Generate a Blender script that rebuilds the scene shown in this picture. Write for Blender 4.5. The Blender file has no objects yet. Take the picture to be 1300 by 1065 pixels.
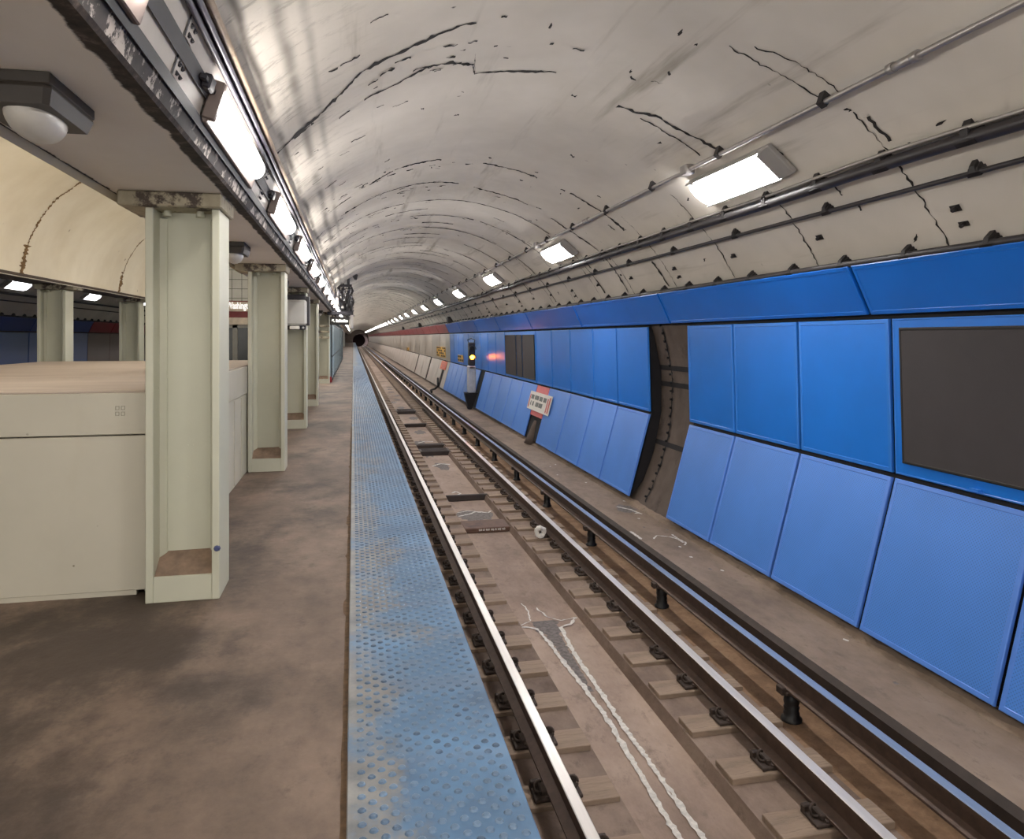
import bpy, math, random
from mathutils import Vector, noise as mnoise
PI = math.pi
rnd = random.Random(7)
scene = bpy.context.scene
COL = scene.collection
EYE = 1.6
YN, YF = -5.0, 225.0            # extent of the station along the track
XC, ZC, R = 1.54, 0.773, 3.05   # tube cross-section
XM = -2.92                      # centre line of the island platform

# ------------------------------------------------------------------ helpers
def lin(c):
    return tuple(((x/12.92) if x <= .04045 else ((x+.055)/1.055)**2.4) for x in c)
def rgb(r, g, b):
    return lin((r/255, g/255, b/255)) + (1.0,)

class MB:
    def __init__(s): s.v = []; s.f = []; s.m = []; s.sm = []; s.uv = {}
    def vert(s, p): s.v.append(tuple(p)); return len(s.v)-1
    def face(s, ids, m=0, smooth=False): s.f.append(tuple(ids)); s.m.append(m); s.sm.append(smooth)
    def quad(s, a, b, c, d, m=0): s.face([s.vert(p) for p in (a, b, c, d)], m)
    def box(s, x0, x1, y0, y1, z0, z1, m=0, ch=0.0):
        if ch <= 0:
            v = [s.vert((x, y, z)) for z in (z0, z1) for y in (y0, y1) for x in (x0, x1)]
            for q in ((0,2,3,1), (4,5,7,6), (0,1,5,4), (2,6,7,3), (0,4,6,2), (1,3,7,5)): s.face([v[i] for i in q], m)
            return
        # chamfer along every edge: three shells of rectangles
        def ring(z, i): return [s.vert(p) for p in ((x0+i, y0, z), (x1-i, y0, z), (x1, y0+i, z), (x1, y1-i, z), (x1-i, y1, z), (x0+i, y1, z), (x0, y1-i, z), (x0, y0+i, z))]
        def ringin(z): return [s.vert(p) for p in ((x0+ch, y0+ch, z), (x1-ch, y0+ch, z), (x1-ch, y0+ch, z), (x1-ch, y1-ch, z), (x1-ch, y1-ch, z), (x0+ch, y1-ch, z), (x0+ch, y1-ch, z), (x0+ch, y0+ch, z))]
        a = ring(z0+ch, ch); b = ring(z1-ch, ch)
        t = [s.vert(p) for p in ((x0+ch, y0+ch, z1), (x1-ch, y0+ch, z1), (x1-ch, y1-ch, z1), (x0+ch, y1-ch, z1))]
        u = [s.vert(p) for p in ((x0+ch, y0+ch, z0), (x1-ch, y0+ch, z0), (x1-ch, y1-ch, z0), (x0+ch, y1-ch, z0))]
        for i in range(8): s.face((a[i], a[(i+1) % 8], b[(i+1) % 8], b[i]), m)
        s.face(t, m); s.face(u[::-1], m)
        for i in range(4):
            s.face((b[2*i], b[2*i+1], t[(i+1) % 4], t[i]), m)
            s.face((b[(2*i+1) % 8], b[(2*i+2) % 8], t[(i+1) % 4]), m)
            s.face((a[2*i+1], a[2*i], u[i], u[(i+1) % 4]), m)
            s.face((a[(2*i+2) % 8], a[(2*i+1) % 8], u[(i+1) % 4]), m)
    def sweep(s, pts, rad, n=8, m=0, cap=True):
        P = [Vector(p) for p in pts]; rings = []
        rads = rad if isinstance(rad, (list, tuple)) else [rad]*len(P)
        for i, p in enumerate(P):
            t = (P[min(i+1, len(P)-1)]-P[max(i-1, 0)]).normalized()
            up = Vector((0, 0, 1)) if abs(t.z) < .9 else Vector((1, 0, 0))
            a = t.cross(up).normalized(); b = a.cross(t)
            rings.append([s.vert(p+(a*math.cos(2*PI*k/n)+b*math.sin(2*PI*k/n))*rads[i]) for k in range(n)])
        for r0, r1 in zip(rings, rings[1:]):
            for k in range(n): s.face((r0[k], r0[(k+1) % n], r1[(k+1) % n], r1[k]), m, True)
        if cap: s.face(rings[0][::-1], m); s.face(rings[-1], m)
    def prism(s, prof, y0, y1, m=0, mats=None, smooth=False, cap=True):
        # closed profile in XZ extruded along Y
        a = [s.vert((x, y0, z)) for x, z in prof]; b = [s.vert((x, y1, z)) for x, z in prof]; n = len(prof)
        for i in range(n): s.face((a[i], b[i], b[(i+1) % n], a[(i+1) % n]), mats[i] if mats else m, smooth)
        if cap: s.face(a, m); s.face(b[::-1], m)
    def strip(s, prof, ys, m=0, mats=None, smooth=False, uvs=None):
        # open profile extruded through several y stations
        rows = []
        for y in ys:
            row = []
            for i, (x, z) in enumerate(prof):
                k = s.vert((x, y, z)); row.append(k)
                if uvs: s.uv[k] = (uvs[i], y)
            rows.append(row)
        for r0, r1 in zip(rows, rows[1:]):
            for i in range(len(prof)-1): s.face((r0[i], r1[i], r1[i+1], r0[i+1]), mats[i] if mats else m, smooth)
    def build(s, name, mats, parent=None, loc=None):
        me = bpy.data.meshes.new(name); me.from_pydata(s.v, [], s.f)
        for mt in (mats if isinstance(mats, (list, tuple)) else [mats]): me.materials.append(mt)
        me.polygons.foreach_set('material_index', s.m); me.polygons.foreach_set('use_smooth', s.sm)
        if s.uv:
            l = me.uv_layers.new(name='UVMap')
            for lp in me.loops: l.data[lp.index].uv = s.uv.get(lp.vertex_index, (0, 0))
        me.update()
        o = bpy.data.objects.new(name, me); COL.objects.link(o)
        if parent: o.parent = parent
        if loc: o.location = loc
        return o

def tag(o, label, cat, group=None, kind=None):
    o['label'] = label; o['category'] = cat
    if group: o['group'] = group
    if kind: o['kind'] = kind
    return o
def struct(o, label=None):
    o['kind'] = 'structure'
    if label: o['label'] = label
    return o
def empty(name, loc=(0, 0, 0)):
    o = bpy.data.objects.new(name, None); o.location = loc; o.empty_display_size = .1; COL.objects.link(o); return o
def dup(o, parent=None):
    c = o.copy(); COL.objects.link(c)
    if parent: c.parent = parent
    for ch in list(o.children): dup(ch, c)
    return c
ORD = ['first', 'second', 'third', 'fourth', 'fifth', 'sixth', 'seventh', 'eighth', 'ninth', 'tenth', 'eleventh', 'twelfth', 'thirteenth', 'fourteenth',
       'fifteenth', 'sixteenth', 'seventeenth', 'eighteenth', 'nineteenth']
TENS = {20: 'twent', 30: 'thirt', 40: 'fort', 50: 'fift', 60: 'sixt', 70: 'sevent', 80: 'eight', 90: 'ninet'}
def ordinal(i):
    n = i+1
    if n < 20: return ORD[n-1]
    t, u = n//10*10, n % 10
    return TENS[t]+'ieth' if u == 0 else TENS[t]+'y-'+ORD[u-1]

# ------------------------------------------------------------------ materials
class NT:
    def __init__(s, name):
        s.m = bpy.data.materials.new(name); s.m.use_nodes = True; s.t = s.m.node_tree; s.N = s.t.nodes; s.L = s.t.links
        s.b = s.N['Principled BSDF']
    def n(s, typ, **kw):
        x = s.N.new(typ)
        for k, v in kw.items():
            if k.startswith('i_'): x.inputs[k[2:].replace('_', ' ')].default_value = v
            else: setattr(x, k, v)
        return x
    def link(s, a, b): s.L.new(a, b)
    def coord(s, kind='Object', scale=(1, 1, 1), loc=(0, 0, 0)):
        tc = s.n('ShaderNodeTexCoord'); mp = s.n('ShaderNodeMapping'); mp.inputs['Scale'].default_value = scale; mp.inputs['Location'].default_value = loc
        s.link(tc.outputs[kind], mp.inputs['Vector']); return mp.outputs['Vector']
    def noise(s, vec, scale, detail=4, rough=.6):
        x = s.n('ShaderNodeTexNoise'); x.inputs['Scale'].default_value = scale; x.inputs['Detail'].default_value = detail; x.inputs['Roughness'].default_value = rough
        s.link(vec, x.inputs['Vector']); return x.outputs['Fac']
    def ramp(s, fac, stops):
        r = s.n('ShaderNodeValToRGB'); e = r.color_ramp.elements
        while len(e) < len(stops): e.new(.5)
        for el, (p, c) in zip(e, stops): el.position = p; el.color = c if len(c) == 4 else (*c, 1)
        s.link(fac, r.inputs['Fac']); return r.outputs['Color']
    def thr(s, fac, lo, hi):
        x = s.n('ShaderNodeMapRange'); x.interpolation_type = 'SMOOTHSTEP'
        x.inputs['From Min'].default_value = lo; x.inputs['From Max'].default_value = hi; s.link(fac, x.inputs['Value']); return x.outputs['Result']
    def mix(s, fac, a, b, blend='MIX'):
        x = s.n('ShaderNodeMix', data_type='RGBA', blend_type=blend)
        for i, v in ((0, fac), (6, a), (7, b)):
            if isinstance(v, (int, float)): x.inputs[i].default_value = v
            elif isinstance(v, tuple): x.inputs[i].default_value = v
            else: s.link(v, x.inputs[i])
        return x.outputs[2]
    def math(s, op, a, b=None):
        x = s.n('ShaderNodeMath', operation=op)
        for i, v in ((0, a), (1, b)):
            if v is None: continue
            if isinstance(v, (int, float)): x.inputs[i].default_value = v
            else: s.link(v, x.inputs[i])
        return x.outputs[0]
    def bump(s, h, strength=.3, dist=.01):
        x = s.n('ShaderNodeBump'); x.inputs['Strength'].default_value = strength; x.inputs['Distance'].default_value = dist
        s.link(h, x.inputs['Height']); s.link(x.outputs['Normal'], s.b.inputs['Normal'])
    def col(s, c):
        if isinstance(c, tuple): s.b.inputs['Base Color'].default_value = c
        else: s.link(c, s.b.inputs['Base Color'])
    def set(s, rough=.6, metal=0, spec=.5):
        s.b.inputs['Roughness'].default_value = rough; s.b.inputs['Metallic'].default_value = metal; s.b.inputs['Specular IOR Level'].default_value = spec

def plain(name, c, rough=.6, metal=0, var=.25, scale=6, dirt=None, dscale=2.5, dlo=.52, dhi=.72, bump=0, spec=.5, stretch=(1, 1, 1)):
    t = NT(name); v = t.coord('Object', stretch)
    f = t.noise(v, scale, 5)
    lo = tuple(x*(1-var) for x in c[:3])+(1,); hi = tuple(min(1, x*(1+var*.6)) for x in c[:3])+(1,)
    k = t.ramp(f, [(.3, lo), (.7, hi)])
    if dirt:
        k = t.mix(t.thr(t.noise(v, dscale, 6, .7), dlo, dhi), k, dirt)
    t.col(k); t.set(rough, metal, spec)
    if bump: t.bump(t.noise(v, scale*8, 4), bump, .01)
    return t.m

def emis(name, c, strength):
    t = NT(name); t.col((.8, .8, .8, 1)); t.b.inputs['Emission Color'].default_value = c; t.b.inputs['Emission Strength'].default_value = strength
    return t.m

# tube ceiling: painted concrete, arc length in u and track distance in v
t = NT('tunnel_paint'); v = t.coord('UV')
c = t.ramp(t.noise(t.coord('UV', (.6, .5, 1)), 1.0, 4), [(.3, rgb(186, 179, 168)), (.7, rgb(210, 203, 192))])
c = t.mix(t.thr(t.noise(t.coord('UV', (3.2, .25, 1)), 1.0, 5), .56, .78), c, rgb(146, 138, 124))
sep = t.n('ShaderNodeSeparateXYZ'); t.link(t.coord('UV'), sep.inputs[0])
# old grime towards the platform side springing, in streaks along the tube
wob = t.math('MULTIPLY', t.math('SUBTRACT', t.noise(t.coord('UV', (0, .55, 1)), 1.0, 3), .5), .10)
uu = t.math('ADD', sep.outputs['X'], wob)
for u0, w, a in ((132.2, .05, 1.0), (128.4, .07, .7), (125.6, .05, .4)):
    d = t.math('ABSOLUTE', t.math('SUBTRACT', uu, math.radians(u0)*R))
    g = t.math('MULTIPLY', t.math('SUBTRACT', 1.0, t.thr(d, 0, w)), t.thr(t.noise(t.coord('UV', (.5, .7, 1)), 1.3, 4), .3, .55))
    c = t.mix(t.math('MULTIPLY', g, a), c, rgb(92, 86, 80))
side = t.thr(sep.outputs['X'], math.radians(112)*R, math.radians(136)*R)
c = t.mix(t.math('MULTIPLY', t.math('MULTIPLY', side, t.thr(t.noise(t.coord('UV', (2.2, 6, 1)), 1.6, 6, .75), .5, .66)), .6), c, rgb(120, 114, 106))
# flaking spots
vor = t.n('ShaderNodeTexVoronoi'); vor.inputs['Scale'].default_value = 1.0; t.link(t.coord('UV', (2.0, 3.4, 1)), vor.inputs['Vector'])
spot = t.math('SUBTRACT', 1.0, t.thr(t.math('ADD', vor.outputs['Distance'], t.math('MULTIPLY', t.noise(v, 14, 3), .16)), .085, .13))
spot = t.math('MULTIPLY', spot, t.thr(t.noise(t.coord('UV', (1, 1, 1), (5, 3, 0)), .9, 3), .48, .58))
c = t.mix(t.math('MULTIPLY', spot, .9), c, rgb(42, 36, 32))
t.col(c); t.set(.65, 0, .22); t.bump(t.noise(v, 7, 5), .12, .03)
M_TUN = t.m

t = NT('vault_paint'); v = t.coord('UV')
c = t.ramp(t.noise(v, .8, 4), [(.3, rgb(208, 196, 170)), (.7, rgb(228, 219, 198))])
vor = t.n('ShaderNodeTexVoronoi'); vor.inputs['Scale'].default_value = 2.5; t.link(v, vor.inputs['Vector'])
c = t.mix(t.math('MULTIPLY', t.math('SUBTRACT', 1.0, t.thr(vor.outputs['Distance'], .03, .09)), t.thr(t.noise(v, 1.2, 2), .5, .6)), c, rgb(110, 88, 60))
t.col(c); t.set(.6); M_VAULT = t.m

M_FLAKE = plain('flaked_paint', rgb(34, 30, 28), .9, var=.5, scale=14)
M_FLAKE2 = plain('flaked_edge', rgb(112, 104, 95), .8, var=.4, scale=20)
M_RUSTCRACK = plain('rusty_crack', rgb(120, 92, 55), .9, var=.5, scale=25)
M_WALLCON = plain('bare_tube_wall', rgb(92, 80, 72), .85, var=.25, scale=3, dirt=rgb(66, 56, 50), bump=.2)
M_BLACK = plain('black_and_shade', rgb(22, 20, 24), .8, var=.3)  # real black parts, plus shade sheets behind panels and in slots

def concrete(name, c1, c2, c3, sc=1.2, stretch=(1, 1, 1), rough=.8, wet_shade=None):
    t = NT(name); v = t.coord('Object', stretch)
    c = t.ramp(t.noise(v, sc, 9, .72), [(.3, c1), (.5, c2), (.7, c3)])
    c = t.mix(t.math('MULTIPLY', t.thr(t.noise(v, sc*9, 6, .75), .52, .72), .8), c, tuple(x*.6 for x in c2[:3])+(1,))
    if wet_shade:
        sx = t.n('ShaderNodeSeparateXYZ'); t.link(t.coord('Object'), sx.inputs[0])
        w = t.math('ADD', t.noise(t.coord('Object', (1, .7, 1), (3, 1, 0)), .8, 8, .68), t.math('MULTIPLY', sx.outputs['X'], -.06))  # wet patches, plus painted shade deepening toward the columns
        c = t.mix(t.math('MULTIPLY', t.thr(w, .5, .66), .85), c, wet_shade)
    t.col(c); t.set(rough, 0, .35); t.bump(t.noise(v, sc*22, 5), .3, .012)
    return t.m
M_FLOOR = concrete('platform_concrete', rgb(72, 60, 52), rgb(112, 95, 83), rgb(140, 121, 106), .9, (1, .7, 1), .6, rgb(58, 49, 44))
M_TRACK = concrete('trackbed_concrete', rgb(88, 73, 63), rgb(126, 108, 96), rgb(152, 134, 119), 1.1, (1, .6, 1), .85)
M_TROUGH = concrete('drain_concrete', rgb(104, 87, 76), rgb(146, 126, 112), rgb(172, 152, 137), .8, (1, .5, 1), .8)
M_LEDGE = concrete('ledge_concrete', rgb(94, 80, 69), rgb(132, 115, 100), rgb(152, 134, 118), 1.0, (1, .5, 1), .85)
M_TIE = plain('tie_wood', rgb(146, 126, 108), .85, var=.35, scale=5, dirt=rgb(88, 74, 64), stretch=(.6, 4, 1), bump=.3)
M_RUBBLE = concrete('orange_grit', rgb(96, 74, 56), rgb(128, 100, 76), rgb(150, 124, 98), 3.0, (1, 1, 1), .9)
M_WHITECRUST = plain('lime_crust', rgb(205, 200, 192), .9, var=.3, scale=30, bump=.3)
M_GREYCRUST = plain('grey_crust', rgb(112, 104, 100), .9, var=.5, scale=25, bump=.4)
M_SHADE_STEEL = plain('shade_and_steel', rgb(58, 48, 43), .7, var=.3, scale=6)  # dark steel grates, and painted shade on the ledge's side face
M_RAIL = plain('rail_rust', rgb(84, 66, 56), .6, metal=.3, var=.3, scale=12)
M_RAILTOP = plain('rail_polished', rgb(214, 208, 202), .33, metal=.35, var=.12, scale=3, stretch=(8, .4, 1))
M_RAILTOP3 = plain('contact_rail_top', rgb(140, 158, 184), .33, metal=.35, var=.15, scale=3, stretch=(8, .4, 1))
M_CLIP = plain('fastener_iron', rgb(64, 52, 45), .7, metal=.3, var=.35, scale=30)
M_INSUL = plain('insulator_black', rgb(24, 22, 23), .45, var=.3, scale=9)

def paint(name, c, var=.05, rough=.45, stain=rgb(150, 130, 100), amount=.28, spots=rgb(120, 112, 95)):
    t = NT(name); v = t.coord('Object')
    lo = tuple(x*(1-var) for x in c[:3])+(1,); hi = tuple(min(1, x*(1+var)) for x in c[:3])+(1,)
    k = t.ramp(t.noise(v, 1.6, 4), [(.3, lo), (.7, hi)])
    k = t.mix(t.math('MULTIPLY', t.thr(t.noise(t.coord('Object', (1, 1, .35)), 2.2, 5), .55, .8), amount), k, stain)
    vo = t.n('ShaderNodeTexVoronoi'); vo.inputs['Scale'].default_value = 7; t.link(v, vo.inputs['Vector'])
    k = t.mix(t.math('MULTIPLY', t.math('SUBTRACT', 1.0, t.thr(vo.outputs['Distance'], .03, .07)), t.thr(t.noise(v, 2.5, 2), .52, .6)), k, spots)
    t.col(k); t.set(rough, 0, .45); t.bump(t.noise(v, 18, 3), .05, .01)
    return t.m
M_COL = paint('cream_column_paint', rgb(190, 189, 170))
M_BOX = paint('cream_enclosure_paint', rgb(188, 182, 166), stain=rgb(158, 142, 110))
M_BOXTOP = plain('enclosure_top', rgb(178, 164, 152), .6, var=.12, scale=2, dirt=rgb(146, 130, 116), dlo=.55, dhi=.8, stretch=(.5, 2, 1))
M_COLFILL = plain('column_base_fill', rgb(138, 116, 98), .9, var=.4, scale=9, dirt=rgb(96, 80, 68), bump=.4)
M_GUM = plain('blue_gum', rgb(62, 70, 110), .5)

# soffit: tan paint that has rusted away along the track-side edge
t = NT('soffit_paint'); v = t.coord('Object')
c = t.ramp(t.noise(t.coord('Object', (1, .6, 1)), 1.1, 5), [(.3, rgb(222, 212, 198)), (.7, rgb(238, 230, 218))])
sep = t.n('ShaderNodeSeparateXYZ'); t.link(t.coord('Object'), sep.inputs[0])
e = t.math('ADD', sep.outputs['X'], t.math('MULTIPLY', t.math('SUBTRACT', t.noise(v, 3.2, 7, .7), .5), .09))
rust = t.ramp(t.noise(v, 12, 6, .7), [(.35, rgb(28, 24, 22)), (.55, rgb(62, 52, 46)), (.75, rgb(120, 108, 98))])
c = t.mix(t.thr(e, -.785, -.77), c, rust)
ei = t.math('ADD', sep.outputs['X'], t.math('MULTIPLY', t.math('SUBTRACT', t.noise(v, 7, 5, .7), .5), .05))
c = t.mix(t.math('SUBTRACT', 1.0, t.thr(ei, -1.405, -1.395)), c, rgb(48, 38, 30))
t.col(c); t.set(.7, 0, .3); M_SOFFIT = t.m
M_CAP = plain('cap_plate', rgb(165, 155, 132), .7, var=.3, scale=7, dirt=rgb(70, 58, 50), dscale=5, dlo=.5, dhi=.6)
M_SOFFIT2 = plain('far_soffit_shaded', rgb(74, 60, 50), .8, var=.3)  # shadow under the far beam put into a darker colour
M_MOTTLE = plain('beam_edge_rust', rgb(50, 44, 42), .7, var=.5, scale=9, dirt=rgb(176, 166, 158), dscale=7, dlo=.52, dhi=.58)
M_BEAM = plain('beam_black', rgb(34, 31, 38), .5, var=.3, scale=5)
M_PLATE = plain('cover_plate_white', rgb(186, 178, 170), .5, var=.1, scale=4, dirt=rgb(130, 120, 112), dlo=.6, dhi=.8)
M_CONDUITL = plain('grey_conduit', rgb(96, 92, 104), .4, metal=.4, var=.2, scale=5)
M_TANPIPE = plain('tan_pipe', rgb(176, 156, 134), .55, var=.2, scale=3, dirt=rgb(110, 92, 78), dlo=.55, dhi=.75)
M_FIXBASE = plain('fixture_base', rgb(120, 106, 100), .5, var=.15)
M_FIXLENS = emis('fluorescent_lens', (1, .95, .90, 1), 30.0)
M_LENSOFF = plain('dim_lens', rgb(170, 160, 150), .35, var=.1)
M_LEDLENS = emis('led_lens', (1, .97, .95, 1), 64.0)
M_LEDLENS2 = emis('led_lens_far_tunnel', (.95, .95, 1, 1), 7.0)
M_LEDBODY = plain('led_body', rgb(150, 146, 142), .4, metal=.2, var=.08)
M_STEEL = plain('galvanised_conduit', rgb(165, 160, 156), .35, metal=.7, var=.12, scale=8)
M_CABLE = plain('black_cable', rgb(40, 36, 38), .45, var=.25, scale=9)
M_BRACK = plain('bracket_iron', rgb(34, 30, 30), .6, var=.3)
M_LAMPBOX = plain('lamp_housing', rgb(62, 56, 50), .5, var=.25, scale=5)
M_LAMPDOME = plain('lamp_dome', rgb(200, 194, 184), .3, var=.1, scale=6, dirt=rgb(160, 150, 138))

# enamel wall panels
def enamel(name, c, rough=.3, dots=None, var=.06, streak=0, spec=.5):
    t = NT(name); v = t.coord('Object')
    lo = tuple(x*(1-var) for x in c[:3])+(1,); hi = tuple(min(1, x*(1+var)) for x in c[:3])+(1,)
    k = t.ramp(t.noise(v, 1.2, 3), [(.3, lo), (.7, hi)])
    k = t.mix(t.math('MULTIPLY', t.thr(t.noise(t.coord('Object', (1, 6, 1.6)), 2.2, 6, .7), .68, .8), .35), k, tuple(x*.5 for x in c[:3])+(1,))
    if streak:
        k = t.mix(t.math('MULTIPLY', t.thr(t.noise(t.coord('Object', (.2, 7, .2)), 1.0, 4), .45, .7), streak), k, tuple(x*.62 for x in c[:3])+(1,))
    if dots:
        s2 = t.n('ShaderNodeSeparateXYZ'); t.link(t.coord('UV'), s2.inputs[0])
        w = 2*PI/dots
        a = t.math('MULTIPLY', t.math('SINE', t.math('MULTIPLY', s2.outputs['X'], w)), t.math('SINE', t.math('MULTIPLY', s2.outputs['Y'], w)))
        a = t.math('MULTIPLY', t.thr(a, .25, .6), .5)
        inner = t.n('ShaderNodeAttribute', attribute_name='inner')
        k = t.mix(a, k, tuple(x*.45 for x in c[:3])+(1,))
    t.col(k); t.set(rough, 0, spec); return t.m
M_BLUE = enamel('blue_enamel', rgb(26, 116, 214), .34)
M_BLUEL = enamel('blue_perforated', rgb(76, 134, 220), .42, dots=.026)
M_BLUEU = enamel('blue_upper', rgb(22, 108, 206), .3)
M_BLUERIM = plain('blue_rim', rgb(46, 122, 214), .35, var=.04)
M_BLUELRIM = plain('pale_blue_rim', rgb(84, 134, 220), .4, var=.04)
M_RED = enamel('red_upper', rgb(170, 84, 82), .35)
M_TAN = enamel('tan_enamel', rgb(176, 162, 146), .34, var=.1, streak=.35)
M_TANL = enamel('tan_lower', rgb(184, 170, 158), .5, var=.1, streak=.25)
M_SCREEN = plain('dark_poster', rgb(60, 56, 57), .75, var=.08, scale=3)
M_BLUEDIM = enamel('blue_far_dimmed', rgb(24, 62, 128), .35)  # far tunnel's dim light put into darker blue, red and tan
M_REDF = enamel('red_far_dimmed', rgb(128, 24, 40), .35)
M_TANF = enamel('tan_far_dimmed', rgb(96, 78, 70), .5)
M_WHITE = plain('white_sign', rgb(226, 222, 214), .5, var=.05)
M_PINK = plain('red_board', rgb(206, 104, 104), .5, var=.1)
M_GREYINK = plain('grey_ink', rgb(120, 124, 120), .6)
M_YELLOW = plain('yellow_sign', rgb(214, 160, 30), .5, var=.08)
M_INK = plain('black_ink', rgb(28, 24, 20), .6)
M_ORANGE = plain('orange_sign', rgb(226, 106, 58), .5, var=.1)
M_AMBER = emis('amber_lamp', (1.0, .22, .006, 1), 48.0)
M_TILE = None
t = NT('white_wall_tile'); s_ = t.n('ShaderNodeSeparateXYZ'); t.link(t.coord('Object'), s_.inputs[0])
def tline(axis, pitch, off): return t.math('LESS_THAN', t.math('FRACT', t.math('DIVIDE', t.math('ADD', axis, off), pitch)), .06)
g = t.math('MAXIMUM', tline(s_.outputs['X'], .24, 10.0), tline(s_.outputs['Z'], .24, .05))
t.col(t.mix(g, t.ramp(t.noise(t.coord('Object'), 3, 3), [(.3, rgb(186, 186, 180)), (.7, rgb(200, 199, 192))]), rgb(96, 100, 90))); t.set(.3); M_TILE = t.m
M_TILETRIM = plain('beige_trim', rgb(196, 182, 162), .5)
M_DARKRED = plain('maroon_band', rgb(112, 34, 36), .4)
M_GREYDOOR = plain('door_metal', rgb(136, 134, 126), .5, var=.15)
M_DARKGLASS = plain('dark_glass', rgb(46, 48, 46), .2, var=.2)
M_GLASSB = plain('pale_blue_screen', rgb(196, 226, 236), .3, var=.1, scale=1.5)
M_POSTD = plain('dark_frame', rgb(52, 62, 66), .5)
M_SPEAKER = plain('grey_cabinet', rgb(186, 184, 178), .5, var=.06, dirt=rgb(150, 148, 142), dlo=.6, dhi=.7)

# tactile strip: blue paint worn to grey
t = NT('worn_blue_strip'); v = t.coord('Object')
blue = t.ramp(t.noise(v, 2.0, 5), [(.3, rgb(58, 84, 112)), (.7, rgb(98, 140, 180))])
grey = t.ramp(t.noise(v, 6, 5), [(.3, rgb(88, 92, 98)), (.7, rgb(140, 140, 138))])
sep = t.n('ShaderNodeSeparateXYZ'); t.link(v, sep.inputs[0])
gx = t.math('ADD', t.math('MULTIPLY', sep.outputs['X'], -.42), t.noise(t.coord('Object', (1, .8, 1)), 1.8, 6, .7))
c = t.mix(t.thr(gx, .36, .5), blue, grey)
band = t.thr(t.noise(t.coord('Object', (.1, 1.4, 1)), 1.0, 3), .54, .68)  # brownish bands: dirt, plus intervals of light and shadow put into colour
c = t.mix(t.math('MULTIPLY', band, .4), c, rgb(122, 110, 100))
c = t.mix(t.math('MULTIPLY', t.thr(t.noise(v, 9, 6, .7), .58, .74), .45), c, rgb(70, 84, 98))
t.col(c); t.set(.38, .0, .6)
s2 = t.n('ShaderNodeSeparateXYZ'); t.link(v, s2.inputs[0])
M_STRIP = t.m

# ------------------------------------------------------------------ the tube
A0 = math.atan2(-.89-ZC, 2.555); A1 = math.radians(133.7); APIPE = math.atan2(2.2-ZC, 4.16-XC)
def arc(a, r=R): return (XC+r*math.cos(a), ZC+r*math.sin(a))
def rip(y):
    # the rings of the lining bulge slightly between their joints further down the tunnel
    return R-.015*max(0, min(1, (y-7)/8))*(1-math.cos(2*PI*(y-11.9)/1.52))
def tube_mesh(mb, mirror=False):
    fx = (lambda x: 2*XM-x) if mirror else (lambda x: x)
    n1, n2 = 18, 60
    al = [A0+(APIPE-A0)*i/n1 for i in range(n1+1)]; au = [APIPE+(A1-APIPE)*i/n2 for i in range(n2+1)]
    ys = [YN]+[y for y in range(-4, 60, 2)]+[y for y in range(60, 225, 15)]+[YF]
    mb.strip([(fx(arc(a)[0]), arc(a)[1]) for a in al], ys, 1, smooth=True, uvs=[a*R for a in al])
    if mirror: mb.strip([(fx(arc(a)[0]), arc(a)[1]) for a in au], ys, 0, smooth=True, uvs=[a*R for a in au]); return
    rows = []; y = YN; yy = []
    while y < 8: yy.append(y); y += 1
    while y < 90: yy.append(y); y += .19
    while y < YF: yy.append(y); y += .38
    for y in yy+[YF]:
        r_ = []
        for i, a in enumerate(au):
            fade = min(1, max(0, (a-APIPE)/.25)); q = arc(a, R+(rip(y)-R)*fade); k = mb.vert((q[0], y, q[1])); mb.uv[k] = (a*R, y); r_.append(k)
        rows.append(r_)
    for r0, r1 in zip(rows, rows[1:]):
        for i in range(n2): mb.face((r0[i], r1[i], r1[i+1], r0[i+1]), 0, True)
def crackline(mb, pts, w, m, seed, gap=0.0, rr=R-.004, branch=.6, fx=None, fp=None, step=.03):
    """A jagged dark sliver of peeled paint along (angle in degrees, y) points, lying on the tube's inside."""
    r_ = random.Random(seed); fp = fp or (lambda a, y: (XC+(rip(y)-(R-rr))*math.cos(a), y, ZC+(rip(y)-(R-rr))*math.sin(a)))
    P = []
    for (a, y), (b, z) in zip(pts, pts[1:]):
        L = math.hypot(math.radians(b-a)*R, z-y); n = max(1, int(L/step))
        for i in range(n): P.append((math.radians(a+(b-a)*i/n), y+(z-y)*i/n))
    P.append((math.radians(pts[-1][0]), pts[-1][1]))
    off = seed*3.17; prev = None; on = True
    for i, (a, y) in enumerate(P):
        nz = .55*mnoise.noise(Vector((i*.09+off, 0, 0)))+.75*mnoise.noise(Vector((i*.41+off, 3, 0))); nb = mnoise.noise(Vector((i*.035+off, 5, 0)))
        wy = (3.3 if w < .017 else 1.9)*w*(max(.12, .55+1.3*nz)+(2.2*max(0, nb-.28) if branch else 0))
        yy = y+.05*mnoise.noise(Vector((i*.05+off, 9, 0)))+.015*r_.uniform(-1, 1)
        vis = (mnoise.noise(Vector((i*.045+off, 13, 0)))+.5) > gap
        cur = (mb.vert(fp(a, yy-wy*r_.uniform(.5, 1.2))), mb.vert(fp(a, yy+wy*r_.uniform(.5, 1.2))))
        if prev and vis: mb.face((prev[0], prev[1], cur[1], cur[0]), m)
        prev = cur
tb = MB(); tube_mesh(tb)
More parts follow.
